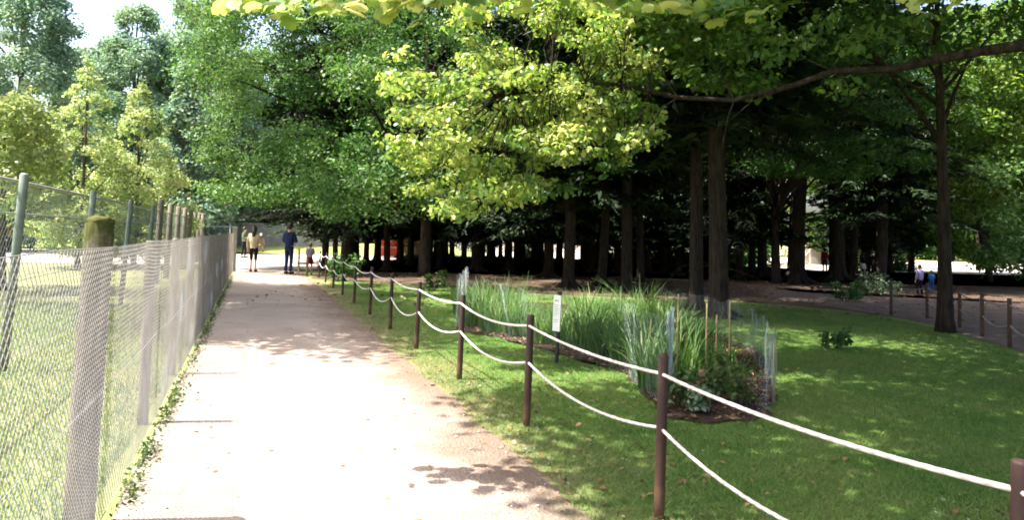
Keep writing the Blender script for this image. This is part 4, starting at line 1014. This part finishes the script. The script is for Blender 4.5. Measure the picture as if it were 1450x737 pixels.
# red kiosk
kb = XA(551, 50); e = empty('red_kiosk', kb, 'small red wooden kiosk glimpsed between the trunks', 'kiosk', None, .12)
mb = MB(); mb.box((0, 0, .85), (1.1, 1.1, 1.7)); mb.build('wall', M['red'], e, smooth=False)
mb = MB(); mb.box((0, 0, 1.755), (1.3, 1.35, .1)); mb.build('roof', M['rooffelt'], e, smooth=False)
mb = MB(); mb.box((0, -.62, .62), (1.0, .16, .05)); mb.build('counter', M['cream'], e, smooth=False)
mb = MB(); mb.box((0, -.565, 1.05), (.8, .03, .55)); mb.build('hatch', M['red'], e, smooth=False)
hb = XA(588, 52); e = empty('peach_hut', hb, 'low peach coloured hut beside the red kiosk', 'hut', None, .08)
mb = MB(); mb.box((0, 0, .8), (2.2, 1.6, 1.6)); mb.build('wall', M['peach'], e, smooth=False)
mb = MB(); mb.add([(-1.3, -1, 1.6), (1.3, -1, 1.6), (1.3, 1, 1.6), (-1.3, 1, 1.6), (-1.3, 0, 2.1), (1.3, 0, 2.1)], [(0, 1, 5, 4), (2, 3, 4, 5), (0, 4, 3), (1, 2, 5), (3, 2, 1, 0)]); mb.build('roof', M['rooffelt'], e, smooth=False)
mb = MB(); mb.box((-.3, -.815, .7), (.75, .03, 1.35)); mb.build('door', M['cream'], e, smooth=False)
mb = MB(); mb.box((.6, -.815, 1.0), (.5, .03, .5)); mb.build('window', M['glass_dark'], e, smooth=False)
# cream lattice fence at the right gap
lb = XA(1112, 48); e = empty('lattice_fence', lb, 'cream fence with crossed rails in the bright gap at right', 'fence')
for x in np.arange(-1.6, 1.7, .8):
    mb = MB(); mb.box((x, 0, .62), (.1, .1, 1.3)); mb.build('post', M['cream'], e, smooth=False)
for z in (.12, 1.15): mb = MB(); mb.box((0, -.055, z), (3.3, .04, .1)); mb.build('rail', M['cream'], e, smooth=False)
for x in np.arange(-1.2, 1.3, .8):
    mb = MB()
    for s in (1, -1): mb.tube([(x - .38 * s, .02 * s, .17), (x + .38 * s, .02 * s, 1.1)], .028, 4)
    mb.build('cross_brace', M['cream'], e, smooth=False)
wall('cream_wall', 'pale wall in the bright gap behind the lattice fence', tuple(XA(1140, 56)), tuple(XA(1240, 56)), 1.5, .3, 'cream', 'cream')
# parasol and wooden rail near the path end
pb = XA(421, 42); e = empty('garden_parasol', pb, 'small white parasol beyond the man in navy', 'parasol')
mb = MB(); mb.tube([(0, 0, 0), (0, 0, 2.0)], .025, 8); mb.build('pole', M['greensteel'], e)
mb = MB(); n = 8; mb.add([(0, 0, 2.05)] + [(.30 * math.cos(2 * PI * k / n), .30 * math.sin(2 * PI * k / n), 1.72) for k in range(n)] + [(.30 * math.cos(2 * PI * k / n), .30 * math.sin(2 * PI * k / n), 1.64) for k in range(n)], [(0, 1 + k, 1 + (k + 1) % n) for k in range(n)] + [(1 + k, 1 + n + k, 1 + n + (k + 1) % n, 1 + (k + 1) % n) for k in range(n)]); mb.build('canopy', M['canvas'], e, smooth=False)
mb = MB(); mb.lathe([(.25, 0), (.25, .05), (.05, .09)], 12); mb.build('base', M['stone'], e)
rb = XA(430, 25.5); e = empty('wooden_rail', rb, 'short wooden rail on two posts between the man and the child', 'rail')
for x in (-.14, .14): mb = MB(); mb.box((x, 0, .45), (.06, .06, .95)); mb.build('post', M['cane'], e, smooth=False)
mb = MB(); mb.box((0, -.04, .42), (.36, .025, .07)); mb.build('crossbar', M['oldwood'], e, smooth=False)

# ------------------------------------------------------------------ people
def skin_mesh(joints, edges, rad, levels=1, root=0):
    me = bpy.data.meshes.new('tmp'); me.from_pydata([tuple(j) for j in joints], edges, [])
    o = bpy.data.objects.new('tmp', me); C.objects.link(o)
    md = o.modifiers.new('skin', 'SKIN'); md.use_smooth_shade = True
    me.skin_vertices[0].data.foreach_get
    for i, r in enumerate(rad):
        sv = me.skin_vertices[0].data[i]; sv.radius = (r, r) if not hasattr(r, '__len__') else r; sv.use_root = (i == root)
    sb_ = o.modifiers.new('sub', 'SUBSURF'); sb_.levels = levels; sb_.render_levels = levels
    dg = bpy.context.evaluated_depsgraph_get(); dg.update()
    out = bpy.data.meshes.new_from_object(o.evaluated_get(dg)); bpy.data.objects.remove(o); bpy.data.meshes.remove(me)
    out.polygons.foreach_set('use_smooth', [True] * len(out.polygons)); return out
def person(label, loc, rz, h, skin='skin', top='navy', legs='navy', hair='hair_dark', arms='down', skirt=False, long_sleeve=True, bare_calf=False, step=.08, shoes='darkcloth', group=None, loose=1.0, hat=None, longhair=False, tuck=False):
    k = h / 1.75
    e = empty('person', loc, label, 'person', group, rz)
    def J(x, y, z): return Vector((x, y, z)) * k
    # front of the figure is -y
    j = dict(pel=J(0, 0, .93), wai=J(0, .005, 1.08), che=J(0, 0, 1.28), nek=J(0, .01, 1.47), hed=J(0, -.01, 1.56), top=J(0, -.01, 1.69))
    for s, n in ((-1, 'L'), (1, 'R')):
        st = step * s
        j['hip' + n] = J(.085 * s, 0, .88); j['kne' + n] = J(.095 * s, -st * .6 - .02, .48); j['ank' + n] = J(.10 * s, st * -.6 + .03, .085); j['toe' + n] = J(.115 * s, -st * .6 - .13, .03)
        if tuck: j['kne' + n] = J(.14 * s, -.26, .86); j['ank' + n] = J(.15 * s, -.12, .52); j['toe' + n] = J(.15 * s, -.24, .47)
        j['sho' + n] = J(.17 * s, .01, 1.40)
        if arms == 'front': j['elb' + n] = J(.235 * s, -.02, 1.12); j['wri' + n] = J(.15 * s, -.24, 1.16); hd = Vector((-s * .5, -.8, .1))
        elif arms == 'carry' and s < 0: j['elb' + n] = J(-.25, -.05, 1.12); j['wri' + n] = J(-.14, -.28, 1.16); hd = Vector((.6, -.7, .2))
        elif arms == 'hip': j['elb' + n] = J(.30 * s, .06, 1.13); j['wri' + n] = J(.17 * s, -.06, .98); hd = Vector((-s * .6, -.6, -.5))
        else: j['elb' + n] = J(.225 * s, .02, 1.12); j['wri' + n] = J(.24 * s, -.04, .88); hd = Vector((0, -.15, -1))
        j['hnd' + n] = j['wri' + n] + hd.normalized() * .085 * k; j['dir' + n] = hd.normalized()
    order = ['pel', 'wai', 'che', 'nek', 'hed', 'top'] + [a + n for n in 'LR' for a in ('hip', 'kne', 'ank', 'toe', 'sho', 'elb', 'wri', 'hnd')]
    rad = dict(pel=.13, wai=.115, che=.135, nek=.052, hed=.088, top=.072, hip=.085, kne=.055, ank=.038, toe=.032, sho=.062, elb=.043, wri=.030, hnd=.028)
    ix = {n: i for i, n in enumerate(order)}
    ed = [('pel', 'wai'), ('wai', 'che'), ('che', 'nek'), ('nek', 'hed'), ('hed', 'top')]
    for n in 'LR': ed += [('pel', 'hip' + n), ('hip' + n, 'kne' + n), ('kne' + n, 'ank' + n), ('ank' + n, 'toe' + n), ('che', 'sho' + n), ('sho' + n, 'elb' + n), ('elb' + n, 'wri' + n), ('wri' + n, 'hnd' + n)]
    me = skin_mesh([j[o] for o in order], [(ix[a], ix[b]) for a, b in ed], [rad[o if o in rad else o[:-1]] * k for o in order])
    # fingers, nose, ears joined to the body mesh
    mb = MB()
    for s, n in ((-1, 'L'), (1, 'R')):
        b = j['hnd' + n]; d = j['dir' + n]; sd = d.cross(Vector((0, -1, .3))).normalized()
        for q, ln in zip((-1.5, -.5, .5, 1.5), (.058, .07, .066, .052)):
            a = b - d * .01 * k + sd * q * .014 * k; c = a + d * ln * .6 * k; f = c + (d * .7 + Vector((-s * .5, -.2, 0))).normalized() * ln * .5 * k
            mb.tube([a, c, f], [.009 * k, .008 * k, .006 * k], 5)
        a = j['wri' + n] + d * .03 * k; mb.tube([a, a + (d + Vector((0, -1, 0))).normalized() * .035 * k, a + (d * 1.6 + Vector((0, -1, 0))).normalized() * .07 * k], [.012 * k, .010 * k, .007 * k], 5)
        mb.tube([J(.083 * s, .0, 1.58), J(.095 * s, .01, 1.60), J(.085 * s, .005, 1.63)], [.008 * k, .016 * k, .010 * k], 6)
    mb.tube([J(0, -.085, 1.635), J(0, -.107, 1.60), J(0, -.09, 1.59)], [.008 * k, .014 * k, .012 * k], 6)
    mb.tube([J(-.022, -.088, 1.565), J(.022, -.088, 1.565)], [.006 * k, .006 * k], 5)
    bm = bmesh.new(); bm.from_mesh(me); m2 = mb.mesh('x'); bm.from_mesh(m2); bm.to_mesh(me); bm.free(); bpy.data.meshes.remove(m2)
    me.polygons.foreach_set('use_smooth', [True] * len(me.polygons))
    body = link('body', me, M[skin], e)
    # hair
    if hat:
        mb = MB(); mb.lathe([(.135, 1.60), (.14, 1.612), (.105, 1.625), (.10, 1.70), (.06, 1.765), (.01, 1.78)], 14); mb.v = [(v[0] * k, (v[1] - .012) * k, v[2] * k) for v in mb.v]; mb.build('hat', M[hat], e)
    mb = MB(); prof = [(.099, 1.55), (.106, 1.62), (.10, 1.69), (.075, 1.745), (.03, 1.772), (.004, 1.776)]
    mb.lathe(prof, 14, (0, 0, 0)); 
    mb.v = [(v[0] * k, (v[1] * (1.12 if v[1] > 0 else .93) + .012 + (.05 * max(0, 1.64 - v[2]) / .1 if v[1] < 0.0 else 0)) * k, v[2] * k) for v in mb.v]
    if longhair: mb.tube([J(0, .07, 1.62), J(0, .10, 1.5), J(0, .10, 1.36)], [.085 * k, .08 * k, .045 * k], 8)
    mb.build('hair', M[hair], e)
    # top
    t_o = ['wai', 'che', 'nek', 'shoL', 'elbL', 'wriL', 'shoR', 'elbR', 'wriR', 'pel']
    if not long_sleeve: t_o = ['wai', 'che', 'nek', 'shoL', 'elbL', 'shoR', 'elbR', 'pel']
    rt = dict(pel=.16 * loose, wai=.145 * loose, che=.172, nek=.068, sho=.09, elb=.066, wri=.047)
    pos = dict(j); pos['nek'] = J(0, .01, 1.445); 
    ti = {n: i for i, n in enumerate(t_o)}
    te = [('pel', 'wai'), ('wai', 'che'), ('che', 'nek')]
    for n in 'LR':
        te += [('che', 'sho' + n), ('sho' + n, 'elb' + n)]
        if long_sleeve: te.append(('elb' + n, 'wri' + n))
        else: pos['elb' + n] = j['sho' + n].lerp(j['elb' + n], .75)
    pos['pel'] = J(0, 0, .90)
    link('top', skin_mesh([pos[o] for o in t_o], [(ti[a], ti[b]) for a, b in te], [rt[o if o in rt else o[:-1]] * k for o in t_o], 1, 0), M[top], e)
    # legs
    low = {n: (j['kne' + n].lerp(j['ank' + n], .1) if bare_calf else j['ank' + n]) for n in 'LR'}
    if skirt:
        mb = MB(); mb.lathe([(.12, 1.02), (.15, .93), (.185, .78), (.215, .60), (.20, .602), (.01, .9)], 14); mb.v = [tuple(c * k for c in v) for v in mb.v]; mb.build('skirt', M[legs], e)
    else:
        lo = ['pel', 'wst', 'hipL', 'kneL', 'lowL', 'hipR', 'kneR', 'lowR']; lp = dict(j); lp['wst'] = J(0, .003, 1.03); lp['lowL'] = low['L']; lp['lowR'] = low['R']
        li = {n: i for i, n in enumerate(lo)}; lr = dict(pel=.135, wst=.125, hip=.095, kne=.068, low=.056 if not bare_calf else .066)
        link('trousers', skin_mesh([lp[o] for o in lo], [(li[a], li[b]) for a, b in (('pel', 'wst'), ('pel', 'hipL'), ('hipL', 'kneL'), ('kneL', 'lowL'), ('pel', 'hipR'), ('hipR', 'kneR'), ('kneR', 'lowR'))], [lr[o if o in lr else o[:-1]] * k for o in lo], 1, 0), M[legs], e)
    for n in 'LR':
        a, t = j['ank' + n], j['toe' + n]; mb = MB()
        zo = a.z - .085 * k; mb.tube([Vector((a.x, a.y + .05 * k, zo + .045 * k)), Vector((a.x, a.y, zo + .05 * k)), Vector((t.x, t.y, zo + .04 * k)), Vector((t.x, t.y - .05 * k, zo + .03 * k))], [.035 * k, .046 * k, .042 * k, .02 * k], 8)
        mb.v = [(v[0], v[1], max(v[2], .004)) for v in mb.v]; mb.build('shoe', M[shoes], e)
    return e
def gp(px, py): return G(px, py) + Vector((0, 0, .02))
person('woman in a loose beige jacket and dark shorts walking away on the path', gp(358, 386), PI + .1, 1.64, top='beige', legs='darkcloth', arms='carry', bare_calf=True, step=.10, loose=1.12, hair='hair_dark', longhair=True)
person('man in navy clothes standing on the path with his back turned', gp(408, 389.5), PI - .25, 1.76, top='navy', legs='navy', arms='front', step=.02)
person('child in a lavender top and maroon skirt at the right edge of the path', gp(438, 390), PI + .5, 1.10, top='lavender', legs='maroon', arms='front', skirt=True, bare_calf=True, long_sleeve=False, hair='hair_brown')
wp = gp(358, 386)
tod = person('small child in a cream hood carried against the shoulder of the woman in beige', wp + Vector((.17, .22, .50)), .3, .88, tuck=True, top='cream_cloth', legs='cream_cloth', hat='cream_cloth', arms='down', step=.0)
person('person in an olive jacket and dark trousers beyond the woman in beige', gp(345, 366), PI / 2, 1.66, top='olive', legs='darkcloth', arms='front')
person('person in a white shirt at the far side of the paddock', gp(45, 356), .3, 1.7, top='whitecloth', legs='jeans', arms='hip')
person('person in an orange top at the far left of the paddock', gp(8, 357), .3, 1.6, top='orange', legs='jeans', arms='down')
person('child in dark clothes with a pale skirt standing behind the wood', gp(1222, 394), PI, 1.15, top='darkcloth', legs='whitecloth', arms='down', skirt=True)
person('child in dark clothes beside the one in a pale skirt', gp(1233, 393), PI - .5, 1.2, top='darkcloth', legs='darkcloth', arms='hip')
person('child in a lavender shirt and dark trousers left of the slender trunk', gp(1302, 421), PI + .4, .95, top='lavender', legs='darkcloth', arms='down')
person('toddler in bright blue clothes just left of the slender trunk', gp(1319, 417), PI - .3, .74, top='blue', legs='blue', arms='front', loose=1.25, hair='hair_brown')
person('person in a dark red coat standing at the bright gap behind the wood', gp(1168, 388), PI, 1.3, top='redcloth', legs='darkcloth', arms='down')

# ------------------------------------------------------------------ light
SUN_EL, SUN_AZ = math.radians(65), math.radians(188)       # direction towards the sun, measured from +X
sd = Vector((math.cos(SUN_EL) * math.cos(SUN_AZ), math.cos(SUN_EL) * math.sin(SUN_AZ), math.sin(SUN_EL)))
ld = bpy.data.lights.new('sun', 'SUN'); ld.energy = 4.8; ld.angle = math.radians(.5); ld.color = (1.0, .95, .86)
lo = bpy.data.objects.new('sun', ld); C.objects.link(lo); lo.rotation_euler = sd.to_track_quat('Z', 'Y').to_euler(); lo.location = (-20, 0, 40)
w = bpy.data.worlds.new('World'); S.world = w; w.use_nodes = True; nt = w.node_tree; nt.nodes.clear()
sky = nt.nodes.new('ShaderNodeTexSky'); sky.sky_type = 'NISHITA'; sky.sun_disc = False; sky.sun_elevation = SUN_EL
sky.sun_rotation = math.radians(90) - SUN_AZ; sky.air_density = 1.0; sky.dust_density = 6.0; sky.ozone_density = 1.0
bg = nt.nodes.new('ShaderNodeBackground'); bg.inputs[1].default_value = .13
wo = nt.nodes.new('ShaderNodeOutputWorld'); nt.links.new(sky.outputs[0], bg.inputs[0]); nt.links.new(bg.outputs[0], wo.inputs[0])
S.view_settings.view_transform = 'Standard'; S.view_settings.look = 'None'; S.view_settings.gamma = 1; S.view_settings.use_curve_mapping = False
S.view_settings.exposure = 2.15
cy = S.cycles
cy.use_denoising = True; cy.max_bounces = 6; cy.diffuse_bounces = 4; cy.glossy_bounces = 2; cy.transmission_bounces = 4; cy.transparent_max_bounces = 4
cy.use_adaptive_sampling = True; cy.adaptive_threshold = .02; cy.caustics_reflective = False; cy.caustics_refractive = False
cy.sample_clamp_indirect = 6; cy.filter_width = 1.8
try: cy.denoiser = 'OPENIMAGEDENOISE'
except Exception: pass
